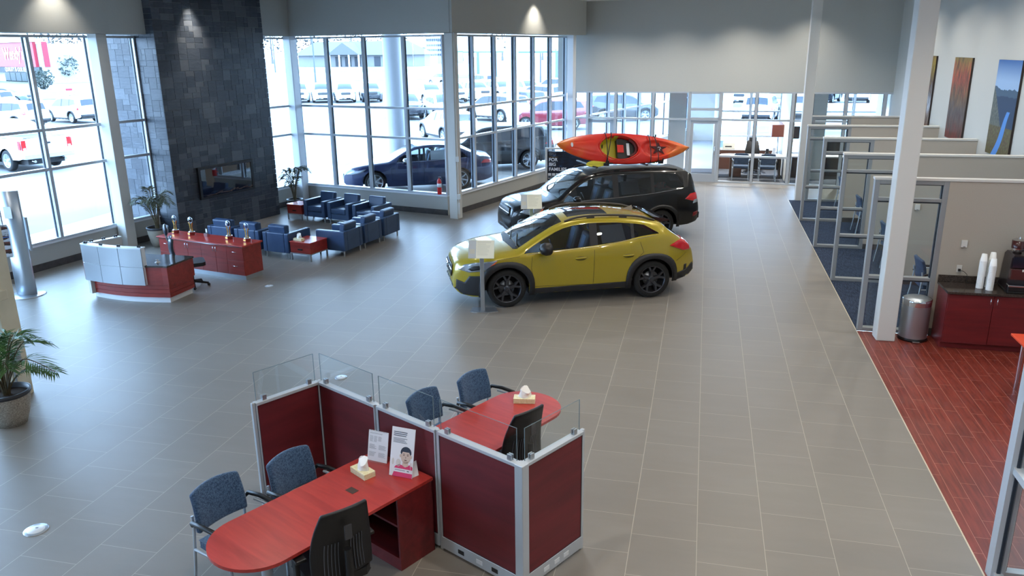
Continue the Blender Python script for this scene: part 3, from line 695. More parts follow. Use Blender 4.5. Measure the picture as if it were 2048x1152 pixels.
def desk(lab, sgn, u0, u1, nend, z=.74):
    t = thing('desk', lab, 'desk', (*un(0, 0), 0), ANG)
    pts = [(u0, .04*sgn), (u1, .04*sgn)]; r = (u1-u0)/2; cx = (u0+u1)/2; cn = (nend-r*.92*sgn)
    arc = [(cx+r*cos(a), cn+r*.92*sgn*sin(a)) for a in [pi*k/24 for k in range(25)]]
    poly = pts[:1]+[pts[1]]+arc
    if sgn < 0: poly = poly[::-1]
    mb = MB(); mb.prism(poly, z-.028, z); mb.build('desk_top', M['cherrylit'], t, bevel=.003)
    mb = MB(); mb.cyl((cx, nend-.42*sgn, 0), (cx, nend-.42*sgn, z-.03), .045, n=20); mb.lathe([(.001, .02), (.2, .018), (.21, 0)], 24, (cx, nend-.42*sgn, 0)); mb.build('leg', M['silverleg'], t)
    # open shelf unit near the spine
    a, b = u0+.02, u1-.002; y0, y1 = (-.46, -.05) if sgn < 0 else (.05, .46)
    fy0, fy1 = (y0, y0+.018) if sgn < 0 else (y1-.018, y1)
    s = MB(); s.box(a, a+.02, y0, y1, 0, z-.03); s.box(b-.02, b, y0, y1, 0, z-.03); by = (y1-.012, y1) if sgn < 0 else (y0, y0+.012); s.box(a, b, *by, 0, z-.03)
    s.box(a+.02, b-.02, y0, y1, .1, .12); s.box(a+.02, b-.02, fy0, fy1, 0, .1); s.box(a+.02, b-.02, y0+.01, y1-.01, .42, .44)
    s.build('shelf_unit', M['cherrydark'], t)
    g = MB(); gq = G(704, 981, .74) if sgn < 0 else None; gv = (Vector((gq.x, gq.y))-DO) if gq else None; gu, gn = (gv.dot(UU), gv.dot(NN)) if gq else (cx+.05, .5); g.box(gu-.05, gu+.05, gn-.035, gn+.035, z-.001, z+.002); g.build('cable_grommet', mat('grommet_brown', (70, 52, 46), .4), t)
    return t
desk('red cherry desk with rounded end in the foreground, in front of the brochures', -1, -.83, -.045, -1.93)
desk('red cherry desk with rounded end on the far side of the glass topped screens', 1, -.74, .06, 1.97)
A = ANG
def pose(u, n): return un(u, n)
chair_guest('blue patterned guest chair at the rounded end of the foreground desk, leftmost', 'blue guest chairs at the two centre desks', pose(-.98, -1.42), A-pi/2+.12)
chair_guest('blue patterned guest chair between the foreground desk and the left red screen', 'blue guest chairs at the two centre desks', pose(-.9, -.75), A-pi/2+.1)
chair_guest('blue patterned guest chair at the far desk, close behind the glass screens', 'blue guest chairs at the two centre desks', pose(-.93, .93), A-pi/2+.08)
chair_guest('blue patterned guest chair at the far desk, farthest back', 'blue guest chairs at the two centre desks', pose(-.86, 1.62), A-pi/2+.03)
chair_task('black ribbed task chair pushed up to the foreground cherry desk', pose(-.06, -1.16), A+pi/2-.2)
chair_task('black task chair at the far desk, behind the glass screens', pose(-.04, .98), A+pi/2-.12)
tb = G(726, 948, .74); tissue_box('yellow patterned tissue box on the foreground desk beside the booklet', (tb.x, tb.y, .7405), A-.1, .98)
tb = G(1049, 803, .74); tissue_box('yellow patterned tissue box on the far desk near its rounded end', (tb.x, tb.y, .7405), .15, 1.0)
# booklet and brochure display
def local(w, h, tilt): return Matrix.Rotation(-tilt, 4, 'X')
t = thing('wirebound_booklet', 'white wirebound booklet of small print leaning on the red screen behind the desk', 'booklet', (*un(-.645, -.17), .742), ANG+.3)
mb = MB(); mb.T = local(0, 0, .22); mb.box(-.105, .105, -.003, .003, 0, .285); mb.build('pages', M['paper'], t)
mb = MB(); mb.T = local(0, 0, .22)
for k in range(15): mb.tube([(-.095+k*.0135, -.006, .278), (-.095+k*.0135, 0, .292), (-.095+k*.0135, .006, .278)], .0014, 4)
mb.build('wire_binding', M['chrome'], t)
mb = MB(); mb.T = local(0, 0, .22); pr = mat('grey_print', (168, 172, 178), .7)
rnd = random.Random(5)
for bx, bz, bw, n in ((-.09, .235, .038, 9), (-.045, .235, .038, 9), (0, .235, .038, 7), (-.09, .155, .075, 7), (.01, .155, .08, 7), (-.09, .085, .075, 7), (.01, .085, .08, 7), (-.09, .265, .16, 2)):
    for k in range(n): mb.box(bx, bx+bw*(.7+.3*rnd.random()), -.0042, -.003, bz-k*.0065-.0025, bz-k*.0065)
mb.build('print_lines', pr, t)
mb = MB(); mb.box(-.11, .11, -.03, .06, 0, .004); mb.build('stand_foot', M['clear'], t)
t = thing('brochure_display', 'tall white brochure display with a portrait of a person in a pink shirt', 'brochure display', (*un(-.27, -.22), .742), ANG+.34)
TL = .26
mb = MB(); mb.T = local(0, 0, TL); mb.box(-.115, .115, -.003, .003, 0, .44); mb.build('brochure', M['paper'], t)
def flat(name, polys, m, parent, y=-.004, T=None, k=1.28):
    mb = MB(); mb.T = T or local(0, 0, TL)
    for p in polys: n = len(p); p = [(.112+(x-.112)*k, .075+(z-.075)*k) for x, z in p] if name != 'pink_band' else p; mb.add([(x, y, z) for x, z in p], [tuple(range(n))])
    return mb.build(name, m, parent, recalc=False)
def ell(cx, cz, rx, rz, n=24, a0=0, a1=2*pi): return [(cx+rx*cos(a0+(a1-a0)*k/n), cz+rz*sin(a0+(a1-a0)*k/n)) for k in range(n)]
skin = mat('printed_skin', (206, 186, 172), .7); hair = mat('printed_hair', (44, 54, 72), .7); pink = mat('pink_print', (214, 60, 110), .6)
flat('shirt_print', [[(-.03, .075), (-.02, .09), (.01, .105), (.03, .1), (.07, .1), (.09, .11), (.112, .095), (.112, .075)]], pink, t)
flat('face_print', [ell(.055, .165, .038, .052)]+[[(.035, .13), (.075, .13), (.08, .1), (.055, .088), (.03, .1)]]+[ell(.014, .165, .006, .012), ell(.096, .165, .006, .012)], skin, t, -.0044)
flat('hair_print', [ell(.055, .19, .042, .042, 20, 0, pi)+[(.013, .185), (.02, .175), (.03, .195), (.08, .195), (.09, .175), (.097, .185)]], hair, t, -.0048)
flat('feature_print', [ell(.04, .172, .007, .003), ell(.07, .172, .007, .003), ell(.055, .138, .011, .0035), ell(.04, .181, .009, .0018), ell(.07, .181, .009, .0018), [(.052, .152), (.058, .152), (.055, .165)]], mat('printed_features', (96, 70, 66), .7), t, -.0052)
flat('pale_figure_print', [ell(-.03, .125, .024, .034), ell(-.085, .13, .012, .03)], mat('faded_print', (206, 204, 200), .7), t, k=1.0)
flat('pink_band', [[(-.085, .0), (.113, .0), (.113, .042), (-.07, .042)]], pink, t)
mb = MB(); mb.T = local(0, 0, TL)
rnd = random.Random(9)
for k in range(3): mb.box(-.095, -.095+.15*(.8+.2*rnd.random()), -.0045, -.003, .395-k*.016, .402-k*.016)
for k in range(4): mb.box(-.095, -.095+.14*(.8+.2*rnd.random()), -.0045, -.003, .34-k*.012, .344-k*.012)
mb.box(-.06, .04, -.0045, -.003, .058, .062); mb.box(.06, .08, -.0045, -.003, .055, .063)
mb.build('print_lines', mat('dark_print', (92, 98, 112), .7), t)
mb = MB(); mb.add([(.1, .0, .0), (.14, .08, 0), (.1, .12, .12), (.09, .02, .14)], [(0, 1, 2, 3)]); mb.build('backing_card', M['paper'], t)
# floor outlets
for px, py, r, lab in ((72, 1060, .11, 'round silver floor outlet cover in the near left tiles'), (682, 755, .085, 'round silver floor outlet cover just behind the glass of the left screens'), (538, 572, .08, 'round pale floor outlet cover beside the trophy cabinet')):
    p = G(px, py); t = thing('floor_outlet_cover', lab, 'floor outlet', (p.x, p.y, 0), .4, 'round floor outlet covers')
    mb = MB(); mb.lathe([(r, 0), (r, .004), (r-.008, .007), (.001, .007)], 32); mb.build('ring', M['metal'], t)
    mb = MB(); mb.lathe([(r*.72, .007), (r*.7, .0085), (.001, .0085)], 32); mb.build('lid', M['alumw'], t)
    mb = MB(); mb.box(-.012, .012, .02, .03, .0085, .0095); mb.build('slot', M['black'], t)
# ------------------------------------------------------------------ lounge
def armchair(lab, back_mid, face, group='navy leather armchairs of the lounge'):
    # back_mid: floor point under the middle of the back; face: unit vector the sitter looks along
    rz = atan2(face[1], face[0])-pi/2
    t = thing('armchair', lab, 'armchair', (back_mid[0], back_mid[1], 0), rz, group)
    W, D, H = .72, .76, .57; m = M['bluel']
    for s in (-1, 1):
        mb = MB(); x0, x1 = sorted((s*W/2, s*(W/2-.115))); mb.box(x0, x1, 0, D, .13, H); mb.build('arm', m, t, bevel=.018)
    mb = MB(); mb.box(-W/2+.117, W/2-.117, 0, .12, .13, H); mb.build('back_frame', m, t, bevel=.015)
    mb = MB(); mb.box(-W/2+.117, W/2-.117, .12, D-.015, .13, .27); mb.build('base', m, t, bevel=.012)
    mb = MB(); mb.box(-W/2+.119, W/2-.119, .2, D, .275, .42); mb.build('seat_cushion', m, t, bevel=.03, seg=3)
    mb = MB(); mb.T = Matrix.Translation((0, .115, .42)) @ Matrix.Rotation(R(-9), 4, 'X').inverted(); mb.box(-W/2+.122, W/2-.122, -.02, .12, 0, .3); mb.build('back_cushion', m, t, bevel=.03, seg=3)
    for s in (-1, 1):
        for y in (.06, D-.06):
            mb = MB(); mb.cyl((s*(W/2-.05), y, 0), (s*(W/2-.05), y, .13), .018, .022, 10); mb.build('leg', M['metal'], t)
    return t
f2 = Vector((-.985, .165)); f3 = Vector((.2, .98)); f1 = Vector((-.25, -.968))
for (p, lab) in (((-7.50, 16.02), 'navy armchair beside the cherry side table, back to the car'), ((-7.36, 16.82), 'navy armchair in the middle of the three with backs to the cars'), ((-7.21, 17.6), 'navy armchair farthest from the cherry table in the row beside the cars')): armchair(lab, p, f2)
for (p, lab) in (((-9.05, 15.33), 'navy armchair seen from behind, between trophy cabinet and cherry side table'), ((-9.86, 15.5), 'navy armchair seen from behind, directly behind the middle of the trophy cabinet'), ((-10.66, 15.68), 'navy armchair seen from behind, nearest the slate chimney')): armchair(lab, p, f3)
for (p, lab) in (((-9.82, 19.78), 'navy armchair facing the camera, beside the small cherry table'), ((-9.02, 19.55), 'navy armchair facing the camera, middle of the three under the window'), ((-8.2, 19.32), 'navy armchair facing the camera, rightmost under the window')): armchair(lab, p, f1)
def side_table(lab, x, y, rz, w=.56, d=.6, h=.42):
    t = thing('side_table', lab, 'side table', (x, y, 0), rz, 'cherry side tables of the lounge')
    mb = MB(); mb.box(-w/2, w/2, -d/2, d/2, h-.02, h); mb.build('tabletop', M['cherrylit'], t, bevel=.003)
    mb = MB(); mb.box(-w/2+.01, w/2-.01, -d/2+.01, d/2-.01, .17, h-.02); mb.build('drawer_box', M['cherry'], t)
    mb = MB(); mb.box(-w/2, w/2, -d/2, d/2, .15, .17); mb.build('metal_frame', M['metal'], t)
    mb = MB(); mb.box(-.06, .06, -d/2-.008, -d/2+.009, .24, .27); mb.build('pull', M['black'], t)
    for sx in (-1, 1):
        for sy in (-1, 1):
            mb = MB(); mb.cb((sx*(w/2-.02), sy*(d/2-.02), .075), (.03, .03, .15)); mb.build('leg', M['metal'], t)
side_table('cherry side table with a tissue box between the navy armchairs', -8.33, 15.48, R(-12))
side_table('small cherry side table beside the far potted palm', -10.62, 19.45, R(-14), .52, .5)
p = G(598, 481, .42); tissue_box('small pale tissue box on the lounge side table', (p.x, p.y, .4205), -.2, .95)
# ------------------------------------------------------------------ potted palms
def palm(lab, loc, pot_r, pot_h, potm, fr, leafm='leaf', stem_h=.35, seed=1, sc=1):
    t = thing('potted_palm', lab, 'potted plant', (loc[0], loc[1], 0)); rnd = random.Random(seed)
    mb = MB(); mb.lathe([(.001, 0), (pot_r*.62, 0), (pot_r*.8, pot_h*.3), (pot_r*.93, pot_h*.65), (pot_r*.97, pot_h*.9)], 40)
    mb.build('pot', M[potm], t)
    mb = MB(); mb.lathe([(pot_r*.97, pot_h*.88), (pot_r*1.03, pot_h*.92), (pot_r*1.03, pot_h), (pot_r*.93, pot_h), (pot_r*.9, pot_h*.8)], 40); mb.build('pot_rim', mat('pot_rim_dark', (52, 54, 60), .45), t)
    mb = MB(); mb.lathe([(pot_r*.93, pot_h*.86), (.001, pot_h*.88)], 28); mb.build('soil', M['soil'], t)
    for (az, reach, rise, L) in fr:
        # frond: rachis curve rising from the pot then arching outwards
        ca, sa = cos(az), sin(az); pts = []
        for k in range(15):
            s = k/14; r = .03+reach*s**1.5; z = pot_h*.86+rise*(1-(1-s)**2.0*1.0)-rise*.42*max(0, s-.6)/.4*(reach/.5)*.55
            pts.append(Vector((ca*r, sa*r, z)))
        st = MB(); st.tube(pts, [.011*(1-.8*k/14)+.0015 for k in range(15)], 6); f = st.build('frond_stem', M['stem'], t)
        lf = MB()
        side = Vector((-sa, ca, 0))
        for k in range(24):
            s = .32+.68*k/23; i = min(13, int(s*14)); q = pts[i].lerp(pts[i+1], s*14-i); d = (pts[i+1]-pts[i]).normalized()
            ll = L*(1-.75*abs(s-.62)/.62)*(.85+.3*rnd.random())
            for sg in (-1, 1):
                out = (side*sg*.8+d*.75+Vector((0, 0, .12-.25*rnd.random()))).normalized(); w = .0105*sc
                wv = d.cross(out).cross(out).normalized()*w
                m1 = q+out*ll*.5+Vector((0, 0, .0)); e = q+out*ll+Vector((0, 0, -.22*ll))
                up = out.cross(wv).normalized()*w*.35
                lf.add([q, m1+wv, e, m1-wv, m1+up], [(0, 1, 4), (1, 2, 4), (2, 3, 4), (3, 0, 4)], False)
        lf.build('leaflets', M[leafm], f, recalc=False)
    return t
rr = random.Random(3)
p = G(22, 848); palm('potted palm in a woven stone pot in front of the cream column at left', (p.x, p.y+.03), .26, .44, 'basket',
   [(-.05, .78, .62, .3), (.25, .62, .42, .26), (-.6, .45, .6, .3), (1.0, .5, .72, .32), (1.7, .42, .78, .34), (2.4, .5, .74, .32), (3.1, .6, .6, .3), (3.9, .5, .62, .3), (4.8, .4, .5, .3), (.6, .3, .82, .3), (-1.1, .35, .7, .28), (5.4, .25, .85, .3)], 'leaf', seed=2)
palm('potted palm between the window column and the trophy cabinet', (-12.42, 15.86), .24, .46, 'stonepot',
   [(a, .3+.18*rr.random(), .75+.4*rr.random(), .26) for a in (-.2, .9, 1.8, 2.6, 3.5, 4.2, 5.0, 5.5)]+[(3.3, .6, .75, .26), (-.35, .62, .95, .26)], 'leafd', seed=5, sc=1.1)
palm('potted palm beside the chimney, behind the small cherry table', (-11.18, 20.2), .225, .38, 'stonepot',
   [(a, .25+.2*rr.random(), .7+.45*rr.random(), .24) for a in (.3, 1.0, 1.7, 2.6, 3.6, 4.4, 5.2, 5.9)]+[(.1, .5, 1.1, .24), (4.9, .5, .7, .24)], 'leafd', seed=8, sc=1.1)
# ------------------------------------------------------------------ cream column with conduit, left foreground
t = thing('structural_column', 'cream painted column with conduit and boxes behind the left palm', 'column', (-8.77, 7.93, 0), R(4))
mb = MB(); mb.box(-.15, .15, -.15, .15, 0, ZC); mb.build('shaft', M['cream'], t, bevel=.008)
mb = MB()
mb.tube([(.0, -.175, .12), (.0, -.175, ZC)], .016, 8); mb.tube([(.07, -.175, .3), (.07, -.175, ZC)], .012, 8)
for z in (.9, 1.7, 2.5, 3.3): mb.cb((0, -.165, z), (.06, .03, .025))
mb.build('conduit', M['cream'], t)
mb = MB(); mb.cb((.17, -.1, 1.45), (.1, .14, .13)); mb.cb((.17, -.1, .85), (.12, .16, .1)); mb.build('junction_box', M['cream'], t, bevel=.01)
mb = MB(); mb.cb((.18, -.06, .6), (.07, .09, .14)); mb.cyl((.17, -.12, .06), (.17, -.12, .8), .014); mb.build('outlet_box', M['metal'], t, bevel=.004)
# ------------------------------------------------------------------ reception desk
a = G(192, 592); b = G(342, 605)
A0 = Vector((a.x, a.y)); B0 = Vector((b.x, b.y)); ux = (B0-A0).normalized(); uy = Vector((-ux.y, ux.x)); LR = (B0-A0).length
t = thing('reception_desk', 'curved reception desk with silver panels and red cherry front near the left window', 'reception desk', (A0.x, A0.y, 0), atan2(ux.y, ux.x))
def arc(s0, s1, off, n=16):   # front curve bulging towards the camera (local -y)
    return [(s0+(s1-s0)*k/n, -off-.11*sin(pi*min(1, max(0, (s0+(s1-s0)*k/n)/LR)))**.9) for k in range(n+1)]
DP = .62
def slab(name, off, z0, z1, m, s0=None, s1=None, dep=None, end=0, **k):
    s0 = -off if s0 is None else s0; s1 = LR+off if s1 is None else s1; f = arc(s0, s1, off)
    if dep: back = [(x, y+dep) for x, y in f][::-1]
    else: back = [(s1, DP+end), (s0, DP+end)]
    mb = MB(); mb.prism(f+back, z0, z1); return mb.build(name, m, t, **k)
slab('toe_kick', 0, 0, .11, M['alumw'])
for i in range(3): slab('cherry_band', .06, .115+i*.078, .115+i*.078+.073, M['cherry'])
mb = MB()
for i in range(3): mb.box(-.075, -.05, -.02, .2, .16+i*.085, .166+i*.085)
mb.build('reveal_strip', M['chrome'], t)
slab('cherry_front', .085, .352, .69, M['cherry'], end=.02)
tl = G(160, 487, 1.05); tr = G(281, 497, 1.05)
def loc(p): v = Vector((p.x, p.y))-A0; return (v.dot(ux), v.dot(uy))
l0, l1 = loc(tl)[0], loc(tr)[0]
slab('granite_top', .1, .69, .72, M['granite'], s0=l1-.25, end=.03, bevel=.004)
slab('inner_worktop', .0, .69, .715, M['granite'], s0=-.05, s1=l1-.2)
fs = [l0+(l1-l0)*k/3 for k in range(4)]
for i in range(3):
    for (z0, z1) in ((.36, .695), (.705, 1.035)): slab('aluminium_panel', .145, z0, z1, M['metal'], s0=fs[i]+.004, s1=fs[i+1]-.004, dep=.02, bevel=.002)
slab('screen_wall', .125, .36, 1.035, M['alumw'], s0=l0+.01, s1=l1-.005, dep=.09)
slab('screen_cap', .15, 1.035, 1.055, M['alumw'], s0=l0, s1=l1, dep=.13, bevel=.002)
# return wing going back from the left end
wg = loc(G(238, 472, 1.05)); w0 = (l0+.02, -.12)
d = Vector((wg[0]-w0[0], wg[1]-w0[1])); Lw = d.length; d.normalize()
mb = MB(); mb.wbox(w0, (d.x, d.y), .0, Lw, 0, .09, .1, 1.035); mb.build('return_screen', M['white'], t)
mb = MB(); mb.wbox(w0, (d.x, d.y), .0, Lw, -.01, .1, 1.035, 1.055); mb.build('return_cap', M['alumw'], t, bevel=.002)
mb = MB(); mb.wbox(w0, (d.x, d.y), .1, Lw, .09, .5, .69, .715); mb.build('return_worktop', M['granite'], t)
for k in range(4):
    x = l0+.1+(l1-l0-.16)*k/3; y = arc(x, x+.01, .1, 1)[0][1]
    for q in (-.02, .02): cl = MB(); cl.cb((x+q, y, 1.075), (.022, .022, .035)); cl.build('glass_clamp', M['black'], t)
for k in range(3):
    s = .16+k*(Lw-.25)/2
    for q in (-.02, .02):
        x, y = w0[0]+d.x*(s+q)+d.y*.04, w0[1]+d.y*(s+q)-d.x*.04; cl = MB(); cl.cb((x, y, 1.075), (.022, .022, .035)); cl.build('glass_clamp', M['black'], t)
mb = MB(); mb.lathe([(.05, .72), (.04, .73), (.012, .735), (.012, .76), (.03, .765), (.001, .77)], 16, (l1+.06, .1, 0)); b_ = tag(mb.build('desk_bell', M['white']), 'small white bell like item on the reception granite top', 'bell'); b_.matrix_world = Matrix.Translation((A0.x, A0.y, .001)) @ Matrix.Rotation(atan2(ux.y, ux.x), 4, 'Z')
# reception chair (tall thin back seen edge on)
p = G(352, 560); t = thing('reception_chair', 'tall backed black office chair between the reception desk and the trophy cabinet', 'chair', (-9.55, 13.0, 0), R(-50))
mb = MB(); mb.prism([(-.24, -.22), (.24, -.22), (.25, .2), (.18, .26), (-.18, .26), (-.25, .2)], .44, .51); mb.build('seat', M['black'], t, bevel=.025)
P = [[(u*.2, -.27-.06*sin(pi*v*.9)-.05*v+.05*u*u, (.5+.52*v)) for v in [j/8 for j in range(9)]] for u in [i/4-1 for i in range(9)]]
mb = MB(); mb.grid(P); bk = mb.build('backrest', mat('graphite_back', (46, 54, 66), .35), t); sd = bk.modifiers.new('s', 'SOLIDIFY'); sd.thickness = .035
mb = MB(); mb.T = Matrix.Translation((0, -.365, 1.17)) @ Matrix.Diagonal((1.4, .5, 1.3, 1)); mb.sphere((0, 0, 0), .09, 14, 1.0); hh = mb.build('headrest', mat('graphite_back', (46, 54, 66), .35), t)
mb = MB(); mb.tube([(0, -.35, .95), (0, -.37, 1.05), (0, -.365, 1.13)], .018, 8); mb.build('headrest_arm', M['chrome'], t)
mb = MB(); mb.cyl((0, 0, .1), (0, 0, .44), .03); mb.build('gas_lift', M['black'], t)
for k in range(5):
    a = 2*pi*k/5; mb = MB(); mb.tube([(0, 0, .11), (.29*cos(a), .29*sin(a), .06)], [.03, .02], 8); mb.sphere((.29*cos(a), .29*sin(a), .03), .03, 10); mb.build('base_leg', M['black'], t)
# ------------------------------------------------------------------ trophy cabinet
FL, FR, BR = G(312, 472, .72), G(484, 493, .72), G(524, 480.5, .72)
ux = Vector((FR.x-FL.x, FR.y-FL.y)); LC_ = ux.length; ux.normalize(); DC = Vector((BR.x-FR.x, BR.y-FR.y)).length
t = thing('trophy_cabinet', 'long red cherry cabinet carrying the trophies, with a silver plinth', 'cabinet', (FL.x, FL.y, 0), atan2(ux.y, ux.x))
mb = MB(); mb.box(0, LC_, 0, DC, .69, .72); mb.build('cabinet_top', M['cherrylit'], t, bevel=.004)
mb = MB(); mb.box(-.002, LC_+.002, -.004, 0, .688, .7); mb.build('top_edging', M['chrome'], t)
mb = MB(); mb.box(.03, LC_-.03, .05, DC-.03, .1, .69); mb.build('carcass', M['cherry'], t)
mb = MB(); mb.box(.06, LC_-.06, .08, DC-.05, 0, .1); mb.build('plinth', M['metal'], t)
secs = [('drawer', .03, .45), ('door', .45, .83), ('door', .83, 1.21), ('door', 1.21, 1.6), ('door', 1.6, LC_-.47), ('drawer', LC_-.47, LC_-.03)]
for i, (k, x0, x1) in enumerate(secs):
    if k == 'drawer':
        for (z0, z1) in ((.105, .39), (.395, .68)):
            mb = MB(); mb.box(x0+.003, x1-.003, .032, .05, z0, z1); dr = mb.build('drawer', M['cherry'], t, bevel=.0015)
            h = MB(); c = (x0+x1)/2; zz = (z0+z1)/2+.04; h.tube([(c-.045, .032, zz), (c-.045, .008, zz), (c+.045, .008, zz), (c+.045, .032, zz)], .006, 6); h.build('handle', M['chrome'], dr)
    else:
        mb = MB(); mb.box(x0+.003, x1-.003, .032, .05, .105, .68); dr = mb.build('door', M['cherry'], t, bevel=.0015)
        h = MB(); c = x1-.035 if i % 2 else x0+.035; h.tube([(c, .032, .64), (c, .008, .64), (c, .008, .55), (c, .032, .55)], .006, 6); h.build('handle', M['chrome'], dr)
def trophy(lab, px, py, k=1.12):
    p = G(px, py, .72); t = thing('trophy', lab, 'trophy', (p.x, p.y, .7205), -.3, 'glass and gold trophies on the cherry cabinet')
    mb = MB(); mb.prism([(.068*cos(a), .068*sin(a)) for a in [pi/4*k+pi/8 for k in range(8)]], 0, .062); mb.build('base', M['cherry'], t, bevel=.004)
    mb = MB(); mb.box(-.028, .028, -.067, -.063, .018, .05); mb.build('plaque', M['gold'], t)
    mb = MB(); mb.lathe([(.055, .062), (.05, .075), (.001, .08)], 16); mb.build('collar', M['chrome'], t)
    for s in (-1, 1):
        mb = MB(); mb.tube([(s*.03, 0, .075), (s*.026, 0, .14), (s*.034, 0, .2), (s*.052, 0, .24)], [.014, .009, .01, .012], 8); mb.build('gold_arm', M['gold'], t)
    mb = MB(); mb.box(-.014, .014, -.014, .014, .08, .2); mb.build('crystal_stem', M['clear'], t)
    mb = MB(); mb.lathe([(.001, -.012), (.052, -.012), (.056, 0), (.052, .012), (.001, .012)], 24, (0, 0, .285), 'y'); mb.build('crystal_disc', glass_mat('trophy_crystal', (.78, .83, .88), .2), t)
    mb = MB(); mb.tube([(.056*cos(a), 0, .285+.056*sin(a)) for a in [2*pi*i/24 for i in range(25)]], .004, 6, False); mb.build('disc_rim', M['metal'], t); t.scale = (k, k, k)
trophy('gold armed trophy at the left end of the cherry cabinet', 352, 466); trophy('gold armed trophy second from the left on the cherry cabinet', 384, 470)
trophy('gold armed trophy just right of the acrylic holder', 459, 478); trophy('gold armed trophy at the right end of the cherry cabinet', 495, 483)
p = G(414, 472.5, .72); t = thing('card_holder', 'clear acrylic card holder in the middle of the trophy cabinet', 'card holder', (p.x, p.y, .7205), -.3)
mb = MB(); mb.box(-.055, .055, -.035, .035, 0, .07); mb.build('box', glass_mat('frosted', (.8, .84, .88), .3), t, bevel=.004)
mb = MB(); mb.box(-.03, .03, 0, .006, .07, .17); mb.build('card', M['clear'], t); mb = MB(); mb.box(-.022, .022, -.002, 0, .08, .16); mb.build('print', M['paper'], t)
# ------------------------------------------------------------------ brochure tower
p = G(55, 590); t = thing('brochure_tower', 'curved silver brochure tower with picture panels beside the left window', 'display stand', (p.x, p.y, 0), R(12))
mb = MB(); mb.lathe([(.32, 0), (.32, .012), (.3, .02), (.001, .02)], 40); mb.build('base_disc', M['metal'], t)
P = [[(x, -.04-.10*cos(x/.2*1.4)+.06, z) for z in (.02, .3, .31, 2.0)] for x in [-.2+.4*i/14 for i in range(15)]]
mb = MB(); mb.grid(P); sh = mb.build('curved_column', M['metal'], t); sd = sh.modifiers.new('s', 'SOLIDIFY'); sd.thickness = .03
mb = MB(); mb.prism([(x, -.04-.10*cos(x/.17*1.4)+.06) for x in [-.17+.34*i/14 for i in range(15)]]+[(.16, .05), (-.16, .05)], 1.88, 1.96); mb.build('top_cap', M['alumw'], t)
for (cx, rz, z0, z1, w, lab) in ((-.22, R(35), .78, 1.36, .3, 'left'), (.2, R(-50), .9, 1.5, .26, 'right')):
    T = Matrix.Translation((cx, -.14 if cx < 0 else .02, 0)) @ Matrix.Rotation(rz, 4, 'Z')
    mb = MB(); mb.T = T; mb.box(-w/2-.02, w/2+.02, 0, .035, z0-.02, z1+.02); r = mb.build('display_wing', M['metal'], t, bevel=.004)
    if cx < 0:
        t2 = NT('brochure_print'); s = t2.n('ShaderNodeSeparateXYZ', {0: t2.n('ShaderNodeTexCoord').outputs['Object']})
        nz = t2.n('ShaderNodeTexNoise', {'Vector': t2.coord((3, 3, 9)), 'Scale': 1.5, 'Detail': 5}).outputs[0]
        zz = t2.math('ADD', s.outputs[2], t2.math('MULTIPLY', nz, .2))
        c = t2.ramp(t2.math('FRACT', t2.math('MULTIPLY', zz, 6.5)), [(.2, lin((60, 44, 40))), (.4, lin((120, 60, 44))), (.5, lin((60, 60, 64))), (.56, lin((200, 206, 214))), (.9, lin((216, 220, 226)))])
        pm = t2.bsdf(color=c, rough=.5)
        mb = MB(); mb.T = T; mb.box(-w/2, w/2, -.006, 0, z0, z1); mb.build('brochure_pictures', pm, r)
        mb = MB(); mb.T = T; mb.box(-w/2, w/2, -.008, -.005, z0+.36, z0+.375); mb.build('blue_stripe', mat('blue_stripe', (70, 120, 200), .5), r)
mb = MB(); mb.cyl((.17, 0, .02), (.17, 0, 1.75), .008); mb.build('side_rod', M['chrome'], t)
mb = MB(); mb.box(-.07, .07, -.101, -.095, 1.5, 1.72); mb.build('emblem_panel', M['alumw'], t)
# ------------------------------------------------------------------ price sign stands
def sign_stand(lab, base, rz, h=.98, tilt=.5, w=.46, hh=.34):
    t = thing('price_sign_stand', lab, 'sign stand', (*base, 0), rz, 'silver sign stands in front of the showroom cars')
    mb = MB(); mb.prism([(-.22, -.06), (-.1, -.1), (.1, -.1), (.27, -.04), (.2, .17), (-.2, .17)][::1], 0, .012); mb.build('base_plate', M['metal'], t)
    mb = MB(); mb.box(-.035, .035, -.02, .02, .012, h); mb.build('post', M['metal'], t, bevel=.004)
    T = Matrix.Translation((0, -.04, h+.06)) @ Matrix.Rotation(-tilt, 4, 'X')
    mb = MB(); mb.T = T; mb.box(-w/2, w/2, .006, .012, -hh/2, hh/2); mb.build('sign_backing', M['clear'], t)
    mb = MB(); mb.T = T; mb.box(-w/2+.01, w/2-.01, -.002, .006, -hh/2+.01, hh/2-.01); mb.build('sign_sheet', mat('cream_sheet', (232, 226, 204), .5), t)
    mb = MB(); mb.T = T; mb.box(-w/2+.012, -w/2+.14, -.003, -.002, -hh/2+.012, hh/2-.012); mb.build('picture_band', mat('sheet_grey', (186, 188, 186), .5), t)
    mb = MB(); mb.T = T
    rnd = random.Random(2)
    for k in range(14): mb.box(-w/2+.16, -w/2+.16+.24*(.6+.4*rnd.random()), -.0032, -.002, hh/2-.04-k*.018, hh/2-.036-k*.018)
    mb.box(-w/2+.03, -w/2+.12, -.0034, -.003, -.08, 0); mb.build('print_lines', mat('sheet_print', (196, 190, 172), .6), t)
    return t
p = G(966, 622); sign_stand('silver stand with a cream price sheet at the nose of the yellow car', (p.x, p.y), R(10), 1.06)
